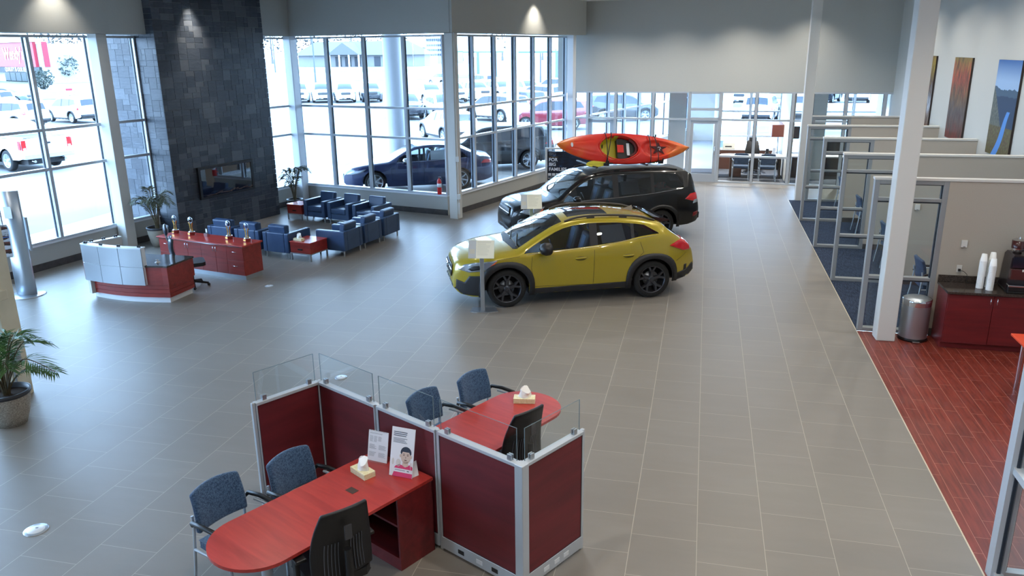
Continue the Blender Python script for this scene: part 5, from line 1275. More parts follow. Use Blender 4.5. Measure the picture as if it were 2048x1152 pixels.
# ---- yellow crossover
def hero(root, spec, bodym, clad=True, wheelm='rimdark', kind='cross'):
    car = Car(**spec); car.build(root, [bodym], M['tintclear'], M['tint'])
    car.wheel(root, rim=wheelm)
    interior(root, car, 0)
    L = car.L; seam = mat('panel_seam', (14, 14, 14), .6)
    if kind == 'cross':
        cladding(car, root, M['clad'], car.AR+.095)
        for ax in ('-y', '+y'):
            car.decal('headlamp', M['lampclear'], [(.08, .69), (.18, .78), (.36, .83), (.74, .87), (.68, .775), (.5, .69), (.26, .65)], ax, .008, root)
            car.decal('headlamp_dark_patch', M['black'], [(.24, .71), (.34, .77), (.46, .785), (.44, .71), (.3, .68)], ax, .011, root)  # black patch inside the headlamp outline
            car.decal('turn_lamp', M['amber'], [(.60, .765), (.735, .862), (.68, .78)], ax, .012, root)
            car.decal('fog_lamp_surround', M['clad'], [(.05, .50), (.18, .46), (.26, .585), (.46, .60), (.47, .48), (.50, .3), (.52, .22), (.1, .235), (.04, .3)], ax, .012, root)
            car.decal('tail_lamp', M['lampred'], [(3.90, .955), (4.08, 1.03), (4.28, 1.04), (4.36, .96), (4.36, .82), (4.2, .83)], ax, .012, root)
            car.decal('rear_cladding', M['clad'], [(4.02, .24), (4.05, .42), (4.3, .46), (4.44, .56), (4.475, .5), (4.475, .36), (4.35, .28)], ax, .012, root)
            car.line('window_trim', M['chrome'], [(1.26, car.zs(1.26)+.006), (2.5, car.zs(2.5)+.006), (3.2, car.zs(3.2)+.006), (3.66, car.zs(3.66)+.004)], ax, .008, .004, root)
            for pl in ([(1.36, .90), (1.34, .7), (1.40, .36), (2.47, .33), (2.49, .96)], [(3.34, 1.05), (3.4, .87), (3.28, .76)], [(.72, .87), (.9, .895), (1.14, .915)], [(4.05, .66), (4.28, .78)]): car.line('door_seam', seam, pl, ax, .006, .001, root)
            for x in (2.24, 3.12):
                hd = car.decal('door_handle_shade', mat('handle_recess_shade', (90, 82, 26), .5), ell(x, .82, .1, .035, 16), ax, .003, root, 1)  # shade of the hollow painted as a darker body-colour ellipse
                sg = 1 if ax == '+y' else -1; y = car.side_y(x, .825); h = MB(); h.tube([(x-.1-L/2, sg*(y-.005), .825), (x-.07-L/2, sg*(y+.03), .83), (x+.07-L/2, sg*(y+.03), .835), (x+.1-L/2, sg*(y-.005), .83)], [.012, .016, .016, .012], 8); h.build('door_handle', bodym, root)
            mirror(root, car, 1.56, 1.0, M['black'], 1 if ax == '+y' else -1, 1.35)
        for sg in (-1, 1):
            f = MB(); f.lathe([(.001, 0), (.04, 0), (.05, -.02), (.058, -.03)], 16, (0, 0, 0), 'x'); fo = f.build('fog_lamp', M['chrome'], root); fo.location = (.20-L/2, sg*.66, .43); fo.rotation_euler = (0, 0, -sg*.5)
        car.decal('grille', M['black'], [(-.36, .50), (.36, .50), (.42, .6), (.36, .70), (-.36, .70), (-.42, .6)], 'front', .01, root)
        car.decal('lower_grille', M['clad'], [(-.5, .26), (.5, .26), (.6, .38), (-.6, .38)], 'front', .012, root)
        car.line('grille_bar', M['chrome'], [(-.40, .62), (.40, .62)], 'front', .03, .016, root); car.line('bumper_strip', M['chrome'], [(-.52, .25), (.52, .25)], 'front', .022, .014, root)
        car.decal('emblem', M['chrome'], ell(0, .62, .07, .035, 16), 'front', .03, root, 1)
        car.decal('rear_bumper', M['clad'], [(-.74, .4), (.74, .4), (.74, .56), (-.74, .56)], 'rear', .012, root)
        sp = MB(); sp.prism_y([(3.66-L/2, 1.435), (3.80-L/2, 1.41), (3.97-L/2, 1.37), (3.99-L/2, 1.34), (3.8-L/2, 1.33)], -.54, .54); sp.build('roof_spoiler', mat('gloss_black', (20, 20, 22), .1, coat=1), root, bevel=.015)
        ftn = MB(); ftn.add([(3.26-L/2, 0, 1.495), (3.46-L/2, .03, 1.465), (3.46-L/2, -.03, 1.465), (3.45-L/2, 0, 1.56)], [(0, 1, 3), (0, 3, 2), (1, 2, 3)]); ftn.build('roof_antenna', mat('antenna_grey', (130, 122, 108), .3), root)
        roof_rails(root, car, 2.0, 3.68, mat('rail_grey', (70, 66, 64), .4, .3))
        car.decal('plate', M['paper'], [(-.15, .34), (.15, .34), (.15, .48), (-.15, .48)], 'front', .02, root, 1) if False else None
        for (x, w, z, hgt, y) in ((2.72, .5, 1.06, .3, 1),):
            for ax in ('-y',):
                sh = MB(); yy0 = car.side_y(2.9, 1.0)-.1
                sh.add([(2.66-L/2, -yy0, 1.04), (3.1-L/2, -yy0, 1.08), (3.04-L/2, -yy0+.09, 1.36), (2.62-L/2, -yy0+.09, 1.35)], [(0, 1, 2, 3)]); so = sh.build('window_sheet', mat('window_sheet', (206, 212, 220), .7), root); sd = so.modifiers.new('s', 'SOLIDIFY'); sd.thickness = .003
    # cowl and wipers
    cw = MB()
    z0 = car.ztop(car.wsx[0])
    for (ya, yb) in ((-.62, .05), (-.05, .6)):
        pts = []
        for k in range(7):
            s = k/6; x = car.wsx[0]-.03+.14*s; y = ya+(yb-ya)*s*(.95); h = car.bvh.ray_cast(Vector((x-L/2, y, 3)), Vector((0, 0, -1)))
            pts.append((x-L/2, y, car.ztop(x)+.012-.04*(y/.9)**2))
        cw.tube(pts, .009, 6)
    cw.build('wipers', M['black'], root)
    car.decal('cowl', M['clad'], [(car.wsx[0]-.09, -.62), (car.wsx[0]-.005, -.68), (car.wsx[0]-.005, .68), (car.wsx[0]-.09, .62), (car.wsx[0]-.16, 0)], 'top', .004, root)
    return car
a = G(1012, 612); b = G(1300, 592)
dd = Vector((b.x-a.x, b.y-a.y)).normalized()   # towards the rear
nn = Vector((-dd.y, dd.x))
mid = Vector(((a.x+b.x)/2, (a.y+b.y)/2))
# contact points are on the near side wheels; wheel mid is .78 m inside
c = mid+nn*.78; off = (.91+2.67/2)-4.48/2
c = c-dd*off*1.0
YR = atan2(dd.y, dd.x)
yel = thing('car', 'yellow compact crossover with black wheel arches, nearest car on the showroom floor', 'car', (c.x, c.y, 0), YR, 'cars in the showroom')
hero(yel, CROSS, paint('yellow_pearl_paint', (168, 148, 16), .3, .2, True))

# ---- black SUV with the kayak
BC = (-2.42, 18.84); BR_ = R(29)
blk = thing('car', 'black sport utility car carrying the orange kayak, second car on the showroom floor', 'car', (*BC, 0), BR_, 'cars in the showroom')
def dress_suv(root, spec, bodym, rim='rimdark', clr=None, low=False, cladm=None, glass=None, inter=False):
    car = Car(**spec); g1 = clr or M['tintsolid']; car.build(root, [bodym], g1, glass or M['tintsolid'], low)
    car.wheel(root, rim=rim); L = car.L
    z = car.zs(.5)
    if cladm: cladding(car, root, cladm, car.AR+.07)
    for ax in ('-y', '+y'):
        car.decal('headlamp', M['lampclear'], [(.16, z-.12), (.28, z-.03), (.72, z+.01), (.62, z-.1), (.4, z-.17)], ax, .008, root, 2)
        car.decal('tail_lamp', M['lampred'], [(L-.42, z-.02), (L-.28, z+.1), (L-.06, z+.12), (L-.05, z-.06), (L-.2, z-.08)], ax, .01, root, 2)
        if not low: mirror(root, car, car.wsx[0]+.33, car.zs(1.5)+.02, bodym, 1 if ax == '+y' else -1)
    zf = z-.25
    car.decal('grille', M['black'], [(-.38, zf), (.38, zf), (.44, zf+.1), (.38, zf+.2), (-.38, zf+.2), (-.44, zf+.1)], 'front', .012, root, 2)
    car.decal('lower_grille', M['clad'], [(-.6, .28), (.6, .28), (.66, .44), (-.66, .44)], 'front', .012, root, 2)
    car.decal('rear_bumper', M['clad'], [(-.78, .44), (.78, .44), (.78, .58), (-.78, .58)], 'rear', .012, root, 2)
    if inter: interior(root, car, 0)
    return car
bcar = dress_suv(blk, FOREST, paint('black_gloss_paint', (5, 5, 6), .3), 'rimdark', M['tintclear'], False, mat('satin_black', (14, 14, 15), .4), glass_mat('dark_tint', (.12, .12, .13), .06, ior=1.45), True)
L = bcar.L
roof_rails(blk, bcar, 1.95, 4.1, mat('rail_black', (24, 24, 26), .4))
for ax in ('-y', '+y'):
    bcar.line('window_trim', M['chrome'], [(1.22, bcar.zs(1.22)+.006), (2.5, bcar.zs(2.5)+.006), (3.4, bcar.zs(3.4)+.006), (4.16, bcar.zs(4.16)+.004)], ax, .01, .004, blk)
    bcar.decal('rear_fog', mat('dark_red_reflector', (110, 18, 24), .3), [(4.42, .5), (4.58, .54), (4.58, .62), (4.44, .6)], ax, .01, blk, 2)
    bcar.decal('reverse_lamp', M['lampclear'], [(4.42, .82), (4.58, .84), (4.58, .92), (4.44, .9)], ax, .011, blk, 2)
    bcar.decal('turn_lamp', M['amber'], [(.56, .83), (.68, .92), (.64, .84)], ax, .012, blk, 2)
    bcar.line('chrome_strip', M['chrome'], [(.03, .45), (.2, .36)], ax, .02, .01, blk)
bcar.line('grille_bar', M['chrome'], [(-.44, .78), (.44, .78)], 'front', .03, .016, blk); bcar.line('bumper_strip', M['chrome'], [(-.6, .3), (.6, .3)], 'front', .03, .014, blk)
for x in (2.05, 3.3):
    for sg in (-1, 1):
        cr = MB(); cr.box(x-.03-L/2, x+.03-L/2, sg*.5-.05, sg*.5+.05, 1.70, 1.76) if False else None
    cr = MB(); cr.box(x-.03-L/2, x+.03-L/2, -.66, .66, 1.735, 1.765); cr.build('roof_crossbar', M['black'], blk, bevel=.006)
sh = MB(); yy0 = bcar.side_y(2.9, 1.05)-.1
sh.add([(2.64-L/2, -yy0, 1.1), (3.1-L/2, -yy0, 1.12), (3.06-L/2, -yy0+.08, 1.40), (2.62-L/2, -yy0+.08, 1.4)], [(0, 1, 2, 3)]); so = sh.build('window_sheet', mat('window_sheet', (206, 212, 220), .7), blk); sd = so.modifiers.new('s', 'SOLIDIFY'); sd.thickness = .003
p = G(1062, 403, 1.3); sign_stand('silver stand with a cream price sheet in front of the black car', (p.x+.0, p.y+.03), R(14), 1.24)
# ------------------------------------------------------------------ kayak on the roof of the black car
KX = Vector((cos(R(25)), sin(R(25)), 0))
kc = Vector((-1.86, 18.84, 2.11))
ky = thing('kayak', 'orange and yellow kayak strapped on its side on the roof of the black car', 'kayak', tuple(kc))
KT = Matrix.Rotation(R(25), 4, 'Z') @ Matrix.Rotation(R(-3.5), 4, 'Y').inverted() @ Matrix.Rotation(R(63), 4, 'X')
KL, KW = 1.62, .375
t = NT('kayak_plastic'); s = t.n('ShaderNodeSeparateXYZ', {0: t.n('ShaderNodeTexCoord').outputs['Object']})
nz = t.n('ShaderNodeTexNoise', {'Vector': t.coord((2, 3, 3)), 'Scale': 1.6, 'Detail': 2}).outputs[0]
ax = t.math('ADD', t.math('ABSOLUTE', t.math('ADD', t.math('MULTIPLY', s.outputs[0], cos(R(25))), t.math('MULTIPLY', s.outputs[1], sin(R(25))))), t.math('MULTIPLY', t.math('SUBTRACT', nz, .5), .9))
c = t.ramp(t.math('DIVIDE', ax, 1.75), [(.35, lin((222, 38, 24))), (.62, lin((232, 66, 30))), (.85, lin((236, 128, 48)))])
M['kayak'] = t.bsdf(color=c, rough=.35, coat=.3)
kyel = mat('kayak_yellow', (206, 196, 50), .4)
def hw(tt): return KW*max(0.0, 1-abs(tt)**2.05)**.72
def rocker(tt): return .16*abs(tt)**2.6
ns = 60; P = []
D = MB()
ctr, hl = -.045, .30
def deckz(tt, u):
    w = hw(tt); z = .10*(1-u*u)*(1-.3*abs(tt))+rocker(tt)
    e = ((tt-ctr)/hl)**2+(u/.80)**2
    if e < 1: z = .10*(1-.5)-.20*min(1, (1-e)*3.2)+rocker(tt)
    e2 = ((tt-.56)/.27)**2+(u/.68)**2
    if e2 < 1: z -= .075*min(1, (1-e2)*3)
    e3 = abs(abs(u)-(.22+.5*(tt+.95)))
    if -.8 < tt < -.4 and e3 < .06: z -= .008
    return z
nu = 28
for i in range(ns+1):
    tt = -1+2*i/ns; row = []
    for j in range(nu+1):
        u = -1+2*j/nu; row.append((tt*KL, u*hw(tt), deckz(tt, u)))
    P.append(row)
for i in range(ns):
    for j in range(nu):
        tt = -1+2*(i+.5)/ns; u = -1+2*(j+.5)/nu
        e = ((tt-ctr)/hl)**2+(u/.80)**2
        D.m = 1 if (e < .93 and tt < -.02) else 0
        D.add([P[i][j], P[i+1][j], P[i+1][j+1], P[i][j+1]], [(0, 1, 2, 3)], True)
D.m = 0
for i in range(ns):
    a, b = -1+2*i/ns, -1+2*(i+1)/ns
    for k in range(16):
        q = []
        for tt, kk in ((a, k), (b, k), (b, k+1), (a, k+1)):
            an = pi*kk/16; w = hw(tt); q.append((tt*KL, -w*cos(an), -.21*(1-abs(tt)**3)*sin(an)**.8+rocker(tt)))
        D.add(q[::-1], [(0, 1, 2, 3)], True)
D.v = [KT @ Vector(v) for v in D.v]
hull = D.build('hull', [M['kayak'], kyel], ky, weld=True)
def kb(): m = MB(); m.T = KT; return m
m = kb(); pts = [((ctr+hl*cos(a))*KL, .80*sin(a)*hw(ctr+hl*cos(a)*.9), .075) for a in [2*pi*k/40 for k in range(41)]]; m.tube(pts, .014, 6); m.build('cockpit_rim', M['kayak'], ky)
m = kb(); m.prism([(-.1, -.23)]+[(-.1+.48*cos(a), .25*sin(a)) for a in [-pi/2+pi*k/16 for k in range(1, 16)]]+[(-.1, .23)], -.13, -.015); m.build('seat', M['black'], ky, bevel=.02)
m = kb(); m.tube([(.1+.26*cos(a), .22*sin(a), .02) for a in [-1.2+2.4*k/10 for k in range(11)]], .035, 8); m.build('seat_back', mat('dark_red_pad', (92, 22, 22), .7), ky)
m = kb(); m.box(-.10, .06, -.1, .09, -.01, .003); m.build('seat_pad', M['kayak'], ky, bevel=.02)
m = kb(); m.box(.13, .20, -.17, .13, -.006, .01); m.build('seat_tag', M['paper'], ky, bevel=.004)
m = kb(); m.prism([(-.77*KL+.028*cos(a), .055*sin(a)) for a in [2*pi*k/20 for k in range(20)]], .075+rocker(.77), .085+rocker(.77)); m.build('oval_sticker', M['paper'], ky)
m = kb(); star = [((.56*KL)+(.24 if k % 2 == 0 else .09)*cos(pi*k/5+.3), (.17 if k % 2 == 0 else .07)*sin(pi*k/5+.3)) for k in range(10)]; m.prism(star, .055, .062); m.build('mesh_cover', mat('dark_red_mesh', (72, 20, 22), .8), ky)
m = kb(); x0 = .57*KL; m.tube([(x0-.03, -.04, .068), (x0-.05, 0, .068), (x0-.02, .035, .068), (x0+.03, .03, .068), (x0+.04, 0, .068), (x0, -.01, .068), (x0+.01, -.05, .068)], .007, 6); m.build('cover_emblem', M['paper'], ky)
for sg in (-1, 1):
    m = kb(); m.tube([(sg*KL*.985, 0, .14), (sg*KL*1.01, 0, .17), (sg*KL*1.0, -.02, .05)], .008, 6); m.build('grab_loop', M['black'], ky)
# straps, cradles
def straploop(tt, lean=0):
    w = hw(tt)+.012; m = kb(); r = rocker(tt); pts = []
    for k in range(25):
        a = 2*pi*k/24
        if sin(a) >= 0: y, z = w*cos(a), .115*sin(a)**.7+r
        else: y, z = w*cos(a), -.225*(-sin(a))**.8+r
        pts.append((tt*KL+lean*(y), y, z))
    m.tube(pts, .011, 5, False); return m
for tt, le in ((-.24, .0), (-.2, .25), (.42, 0), (.52, -.1)): straploop(tt, le).build('strap', M['black'], ky)
for x in (-.42, .92):
    base = kc+KX*x
    m = MB(); n2 = Vector((-KX.y, KX.x, 0)); o = Vector((base.x, base.y, 0))-Vector(tuple(kc))
    f = lambda a, z: (o+n2*a+Vector((0, 0, z)))
    z0 = 1.765
    m.tube([f(-.3, z0+.02), f(-.14, z0+.02), f(.02, z0+.06), f(.16, z0+.3), f(.2, z0+.62)], .018, 8); m.tube([f(-.3, z0+.02), f(-.34, z0+.12)], .018, 8)
    m.cb(tuple(f(-.2, z0+.02)), (.12, .14, .06)); m.cb(tuple(f(.08, z0+.03)), (.1, .12, .06))
    m.build('roof_cradle', M['black'], ky)
# paddle lying on the crossbars
pd = thing('kayak_paddle', 'yellow bladed kayak paddle lying on the roof rack under the kayak', 'paddle', (BC[0], BC[1], 1.80), BR_)
m = MB(); m.tube([(.02, -.42, .0), (1.1, -.36, .0)], .015, 8); m.build('shaft', M['black'], pd)
for sg, x, y in ((-1, .02, -.42), (1, 1.1, -.36)):
    m = MB(); m.T = Matrix.Translation((x, y, 0)) @ Matrix.Rotation(R(60 if sg < 0 else 20), 4, 'X')
    pts = [(sg*(-.04+.50*(1-cos(a))/2), .085*sin(a)*(1 if sin(a) > 0 else .9)) for a in [2*pi*k/28 for k in range(28)]]
    m.prism(pts, -.006, .006, True); m.tube([(0, 0, .006), (sg*.4, 0, .008)], .008, 6); m.build('blade', kyel, pd)
# ------------------------------------------------------------------ poster stand behind the black car
ps = thing('poster_stand', 'white framed stand with a dark poster reading for big families behind the black car', 'poster', (-4.95, 25.35, 0), R(4))
m = MB(); m.box(0, .07, -.03, .03, 0, 1.32); m.box(1.55, 1.62, -.03, .03, 0, 1.32); m.box(.07, 1.55, -.03, .03, 1.27, 1.32); m.box(.07, 1.55, -.03, .03, .2, .26); m.box(-.05, .12, -.2, .2, 0, .03); m.box(1.5, 1.67, -.2, .2, 0, .03); m.build('frame', M['white'], ps, bevel=.006)
t = NT('poster_print'); s = t.n('ShaderNodeSeparateXYZ', {0: t.n('ShaderNodeTexCoord').outputs['Object']}); nz = t.n('ShaderNodeTexNoise', {'Vector': t.coord((2.5, 2.5, 6)), 'Scale': 2, 'Detail': 6}).outputs[0]
c = t.ramp(nz, [(.35, lin((14, 18, 26))), (.6, lin((22, 34, 56))), (.75, lin((54, 84, 130)))]); M['poster'] = t.bsdf(color=c, rough=.4)
m = MB(); m.box(.07, 1.55, -.012, .012, .26, 1.2); pb_ = m.build('poster', M['poster'], ps)
def put_text(s, size, x, y, z, m, parent, sx=1.0, rx=pi/2, rz=0, bold=True, align='LEFT', name='lettering'):
    o = text_mesh(s, size, name, bold, .003, align, sx); o.data.materials.clear(); o.data.materials.append(m); o.parent = parent; o.location = (x, y, z); o.rotation_euler = (rx, 0, rz); return o
wl = mat('white_letters', (232, 236, 242), .6)
put_text('BIG', .15, .12, -.016, 1.12, mat('grey_letters', (96, 100, 108), .6), pb_); put_text('FOR', .15, .12, -.016, .93, wl, pb_); put_text('BIG', .15, .12, -.016, .78, wl, pb_); put_text('FAMILIES', .15, .12, -.016, .62, wl, pb_)
m = MB(); m.box(.12, .42, -.015, -.012, 1.01, 1.025); m.build('gold_line', M['gold'], pb_)
for k in range(4):
    m = MB(); x = .1+k*.13; m.box(x, x+.1, -.05, -.035, .32, .5); m.build('leaflet', M['paper'], ps); m = MB(); m.box(x+.005, x+.095, -.052, -.05, .34, .42); m.build('leaflet_picture', mat('leaflet_pic', (70, 84, 104), .6), ps)
ps2 = thing('poster_stand', 'second grey framed stand half hidden behind the dark poster', 'poster', (-4.3, 26.1, 0), R(4))
m = MB(); m.box(0, .05, -.02, .02, 0, 1.5); m.box(1.1, 1.15, -.02, .02, 0, 1.5); m.box(0.05, 1.1, -.02, .02, 1.45, 1.5); m.box(-.03, .08, -.15, .15, 0, .02); m.box(1.07, 1.18, -.15, .15, 0, .02); m.build('frame', M['alum'], ps2)
m = MB(); m.box(.05, 1.1, -.008, .008, .3, 1.45); m.build('panel', M['alumw'], ps2)
# ------------------------------------------------------------------ rooms behind the glazed far wall
mb = MB(); mb.add([(-4.9, 27.9, -.002), (9, 26.7, -.002), (9, 32, -.002), (1.2, 32, -.002), (1.2, 41, -.002), (-1.5, 41, -.002)], [(0, 1, 2, 3, 4, 5)]); tag(mb.build('floor', M['carpet2']), kind='structure')
lowwall('wall_side_far', PC, dC, 7.1, 20.3)
for k in range(8): window(PC, dC, 7.2+k*1.6, 7.2+(k+1)*1.6, ZS, 2.97, (2.06,))
for nm_, bb_ in (('wall_corridor_end', (-1.0, 1.3, 40.2, 40.4)), ('wall_office_left', (.46, .56, 27.45, 40.2)), ('wall_office_right', (2.74, 2.84, 27.3, 31.4)), ('wall_room_divider', (-1.2, -.62, 28.5, 28.6))):
    mb = MB(); mb.box(*bb_, 0, 2.97); struct(nm_, mb, M['white'])
mb = MB(); mb.add([(-4.2, 30.6, .002), (.46, 30.6, .002), (.46, 40.2, .002), (-.9, 40.2, .002)], [(0, 1, 2, 3)]); tag(mb.build('floor', mat('lit_corridor_carpet', (150, 152, 158), .5)), kind='structure')  # paler copy of the corridor carpet, its reflection put into the colour
mb = MB(); mb.box(-.45, .4, 28.6, 29.6, 0, .012); tag(mb.build('door_mat', mat('dark_mat', (40, 42, 48), .9)), 'dark mat on the floor behind the glass door', 'mat')
mb = MB(); mb.add([(-5, 27.9, 2.98), (9, 26.7, 2.98), (9, 32, 2.98), (1.2, 32, 2.98), (1.2, 41, 2.98), (-1.5, 41, 2.98)], [(5, 4, 3, 2, 1, 0)]); struct('ceiling_offices', mb, M['ceil'])
PB2, dX = (.56, 31.4), (1.0, 0.0)
xs_ = [0, 1.1, 2.2, 3.6, 4.7, 5.8, 6.9, 8.2]
for a, b in zip(xs_[:-1], xs_[1:]): window(PB2, dX, a, b, .02, 2.95, (.55, 1.15, 2.06), .07, .12, 0)
# glimpse of a vestibule right of the far column
mb = MB(); mb.box(3.45, 3.95, 28.5, 28.6, 0, 2.97); mb.box(6.0, 6.35, 27.2, 31.3, 0, 2.97); struct('wall_vestibule', mb, M['wall'])
wm = M['cherrydark']
od = thing('office_desk', 'dark wood office desk with a rounded white top seen through the far glass', 'desk', (1.86, 29.0, 0))
mb = MB(); mb.prism([(-.95+.3*cos(a), .33*sin(a)) for a in [pi/2+pi*k/12 for k in range(13)]]+[(.85, -.33), (.85, .33)], .71, .74); mb.build('desk_top', mat('pale_desk_top', (206, 204, 206), .25), od)
mb = MB(); mb.box(-.9, -.5, -.2, .3, 0, .71); mb.build('drawer_pedestal', mat('brown_wood', (84, 54, 44), .4), od); mb = MB(); mb.box(-.5, .8, .25, .29, .2, .71); mb.box(.75, .8, -.3, .25, 0, .71); mb.build('modesty_panel', mat('dark_wood', (40, 28, 26), .4), od)
mb = MB()
for z in (.35, .6): mb.box(-.78, -.62, -.215, -.2, z, z+.015)
mb.build('handles', M['chrome'], od)
chair_guest('slate blue guest chair in the far office, left of the two at the dark desk', 'guest chairs in the far office', (1.3, 28.25), 0, 'bluefab'); chair_guest('slate blue guest chair in the far office, right of the two at the dark desk', 'guest chairs in the far office', (2.17, 28.2), 0, 'bluefab')
chair_task('black high backed office chair behind the far office desk', (1.75, 29.75), pi, True)
cr = thing('credenza', 'dark wood credenza under the far office window carrying a printer', 'cabinet', (1.6, 30.9, 0)); mb = MB(); mb.box(-1.0, 1.0, -.25, .25, 0, .7); mb.build('body', mat('brown_wood', (84, 54, 44), .4), cr); mb = MB(); mb.box(-1.02, 1.02, -.27, .27, .7, .73); mb.build('top', mat('pale_desk_top', (206, 204, 206), .25), cr)
pr = thing('printer', 'cream desktop printer on the far office credenza', 'printer', (.95, 30.85, .73)); mb = MB(); mb.box(-.22, .22, -.2, .2, 0, .24); mb.build('case', mat('cream_plastic', (206, 202, 190), .5), pr, bevel=.02); mb = MB(); mb.box(-.14, .1, -.205, -.2, .08, .12); mb.build('paper_slot', M['black'], pr); mb = MB(); mb.box(-.2, .2, -.1, .2, .24, .3); mb.build('scanner_lid', mat('cream_plastic', (206, 202, 190), .5), pr, bevel=.01)
wc = thing('wall_cabinet', 'red brown wall cabinet hung on the right wall of the far office', 'cabinet', (2.74, 29.9, 1.32)); mb = MB(); mb.box(-.4, 0, -.4, .8, 0, .42); mb.build('body', mat('red_brown_wood', (104, 52, 42), .4), wc); mb = MB(); mb.box(-.402, -.4, .2, .78, .02, .4); mb.build('glass_door', M['alumw'], wc)
for (x, h, m_, lab) in ((2.2, .22, 'black', 'black desk organiser on the far office desk'), (2.42, .26, 'paper', 'white papers standing on the far office desk')):
    o = thing('desk_item', lab, 'desk item', (x, 29.05, .74)); mb = MB(); mb.box(-.05, .05, -.05, .05, 0, h); mb.box(-.07, .07, -.04, .04, 0, .08); mb.build('holder', M[m_], o, bevel=.01)
o2 = thing('office_desk', 'dark office desk with pale top in the second far office, right of the first', 'desk', (3.9, 29.2, 0)); mb = MB(); mb.box(-.9, .9, -.35, .35, .7, .74); mb.build('desk_top', mat('pale_desk_top', (206, 204, 206), .25), o2); mb = MB(); mb.box(-.88, .88, .2, .3, 0, .7); mb.box(-.88, -.5, -.3, .2, 0, .7); mb.build('base', mat('dark_wood', (40, 28, 26), .4), o2)
wc = thing('wall_cabinet', 'dark wall cabinet beside the far column, in the second far office', 'cabinet', (2.84, 29.6, 1.3)); mb = MB(); mb.box(0, .38, -.4, .5, 0, .42); mb.build('body', mat('dark_wood', (40, 28, 26), .4), wc); mb = MB(); mb.box(.38, .39, -.38, .48, .02, .4); mb.build('door', mat('dark_wood', (40, 28, 26), .4), wc)
# chairs inside the stalls
for (x, y, lab) in ((3.95, 14.3, 'blue guest chair seen through the glazed end of the nearest partition'), (3.95, 17.2, 'blue guest chair in the second stall from the coffee counter'), (3.98, 20.3, 'blue guest chair in the third stall from the coffee counter'), (4.0, 23.2, 'blue guest chair in the fourth stall, farthest from the counter')):
    chair_guest(lab, 'guest chairs in the sales stalls', (x, y), R(-88), 'bluefab')
# desks in the stalls hidden behind the partitions are not visible
# ------------------------------------------------------------------ outside
mb = MB(); mb.add([(-16.6, -40, -.03), (-400, -40, -.03), (-400, 135, -.03), (60, 135, -.03), (60, 31.6, -.03), (-.6, 41, -.03), (-4.3, 28.5, -.03), (-6.75, 20.5, -.03), (-12, 21.9, -.03), (-13.7, 15, -.03), (-16.6, -5, -.03)], [tuple(range(11))[::-1]])
struct('ground_lot', mb, M['pavement'])
mb = MB(); mb.add([(-400, 134, -.02), (60, 134, -.02), (60, 500, -.02), (-400, 500, -.02)], [(0, 1, 2, 3)]); struct('ground_road', mb, M['road'])
def strip(name, pts, z=.0, m='grass'):
    mb = MB(); mb.add([(x, y, z) for x, y in pts], [tuple(range(len(pts)))]); return struct(name, mb, M[m])
g = lambda *a: [tuple(G(x, y).xy) for x, y in a]
strip('ground_verge_road', g((560, 146), (830, 143), (830, 137.5), (560, 138)))
strip('ground_verge_far', g((905, 155.5), (1000, 154), (1000, 147.5), (905, 149)))
strip('ground_verge_mid', g((560, 165), (860, 158), (860, 155), (560, 161)), .0, 'pavement')
strip('ground_verge_corner', g((85, 199), (185, 196), (185, 182), (85, 183)))
# lawn seen through the far offices
strip('ground_verge_back', g((1480, 196), (1600, 196), (1600, 186), (1480, 186)))
# round canopy columns
for (px, py, lab) in ((797, 342, 'round white canopy column outside the window wall, behind the blue sedan'), (1026, 268, 'round white canopy column outside, beyond the black car in the lot')):
    p = G(px, py); d = Vector((p.x, p.y, 4.37)).length; r = .345 if px < 900 else .33
    t = thing('canopy_column', lab, 'column', (p.x, p.y, 0), 0, 'round canopy columns outside')
    mb = MB(); mb.lathe([(r, 0), (r, 7.2)], 32); mb.build('shaft', mat('column_white', (176, 180, 186), .5), t); mb = MB(); mb.lathe([(r+.05, 0), (r+.05, .25), (r, .3)], 32); mb.build('base', M['concrete'], t)
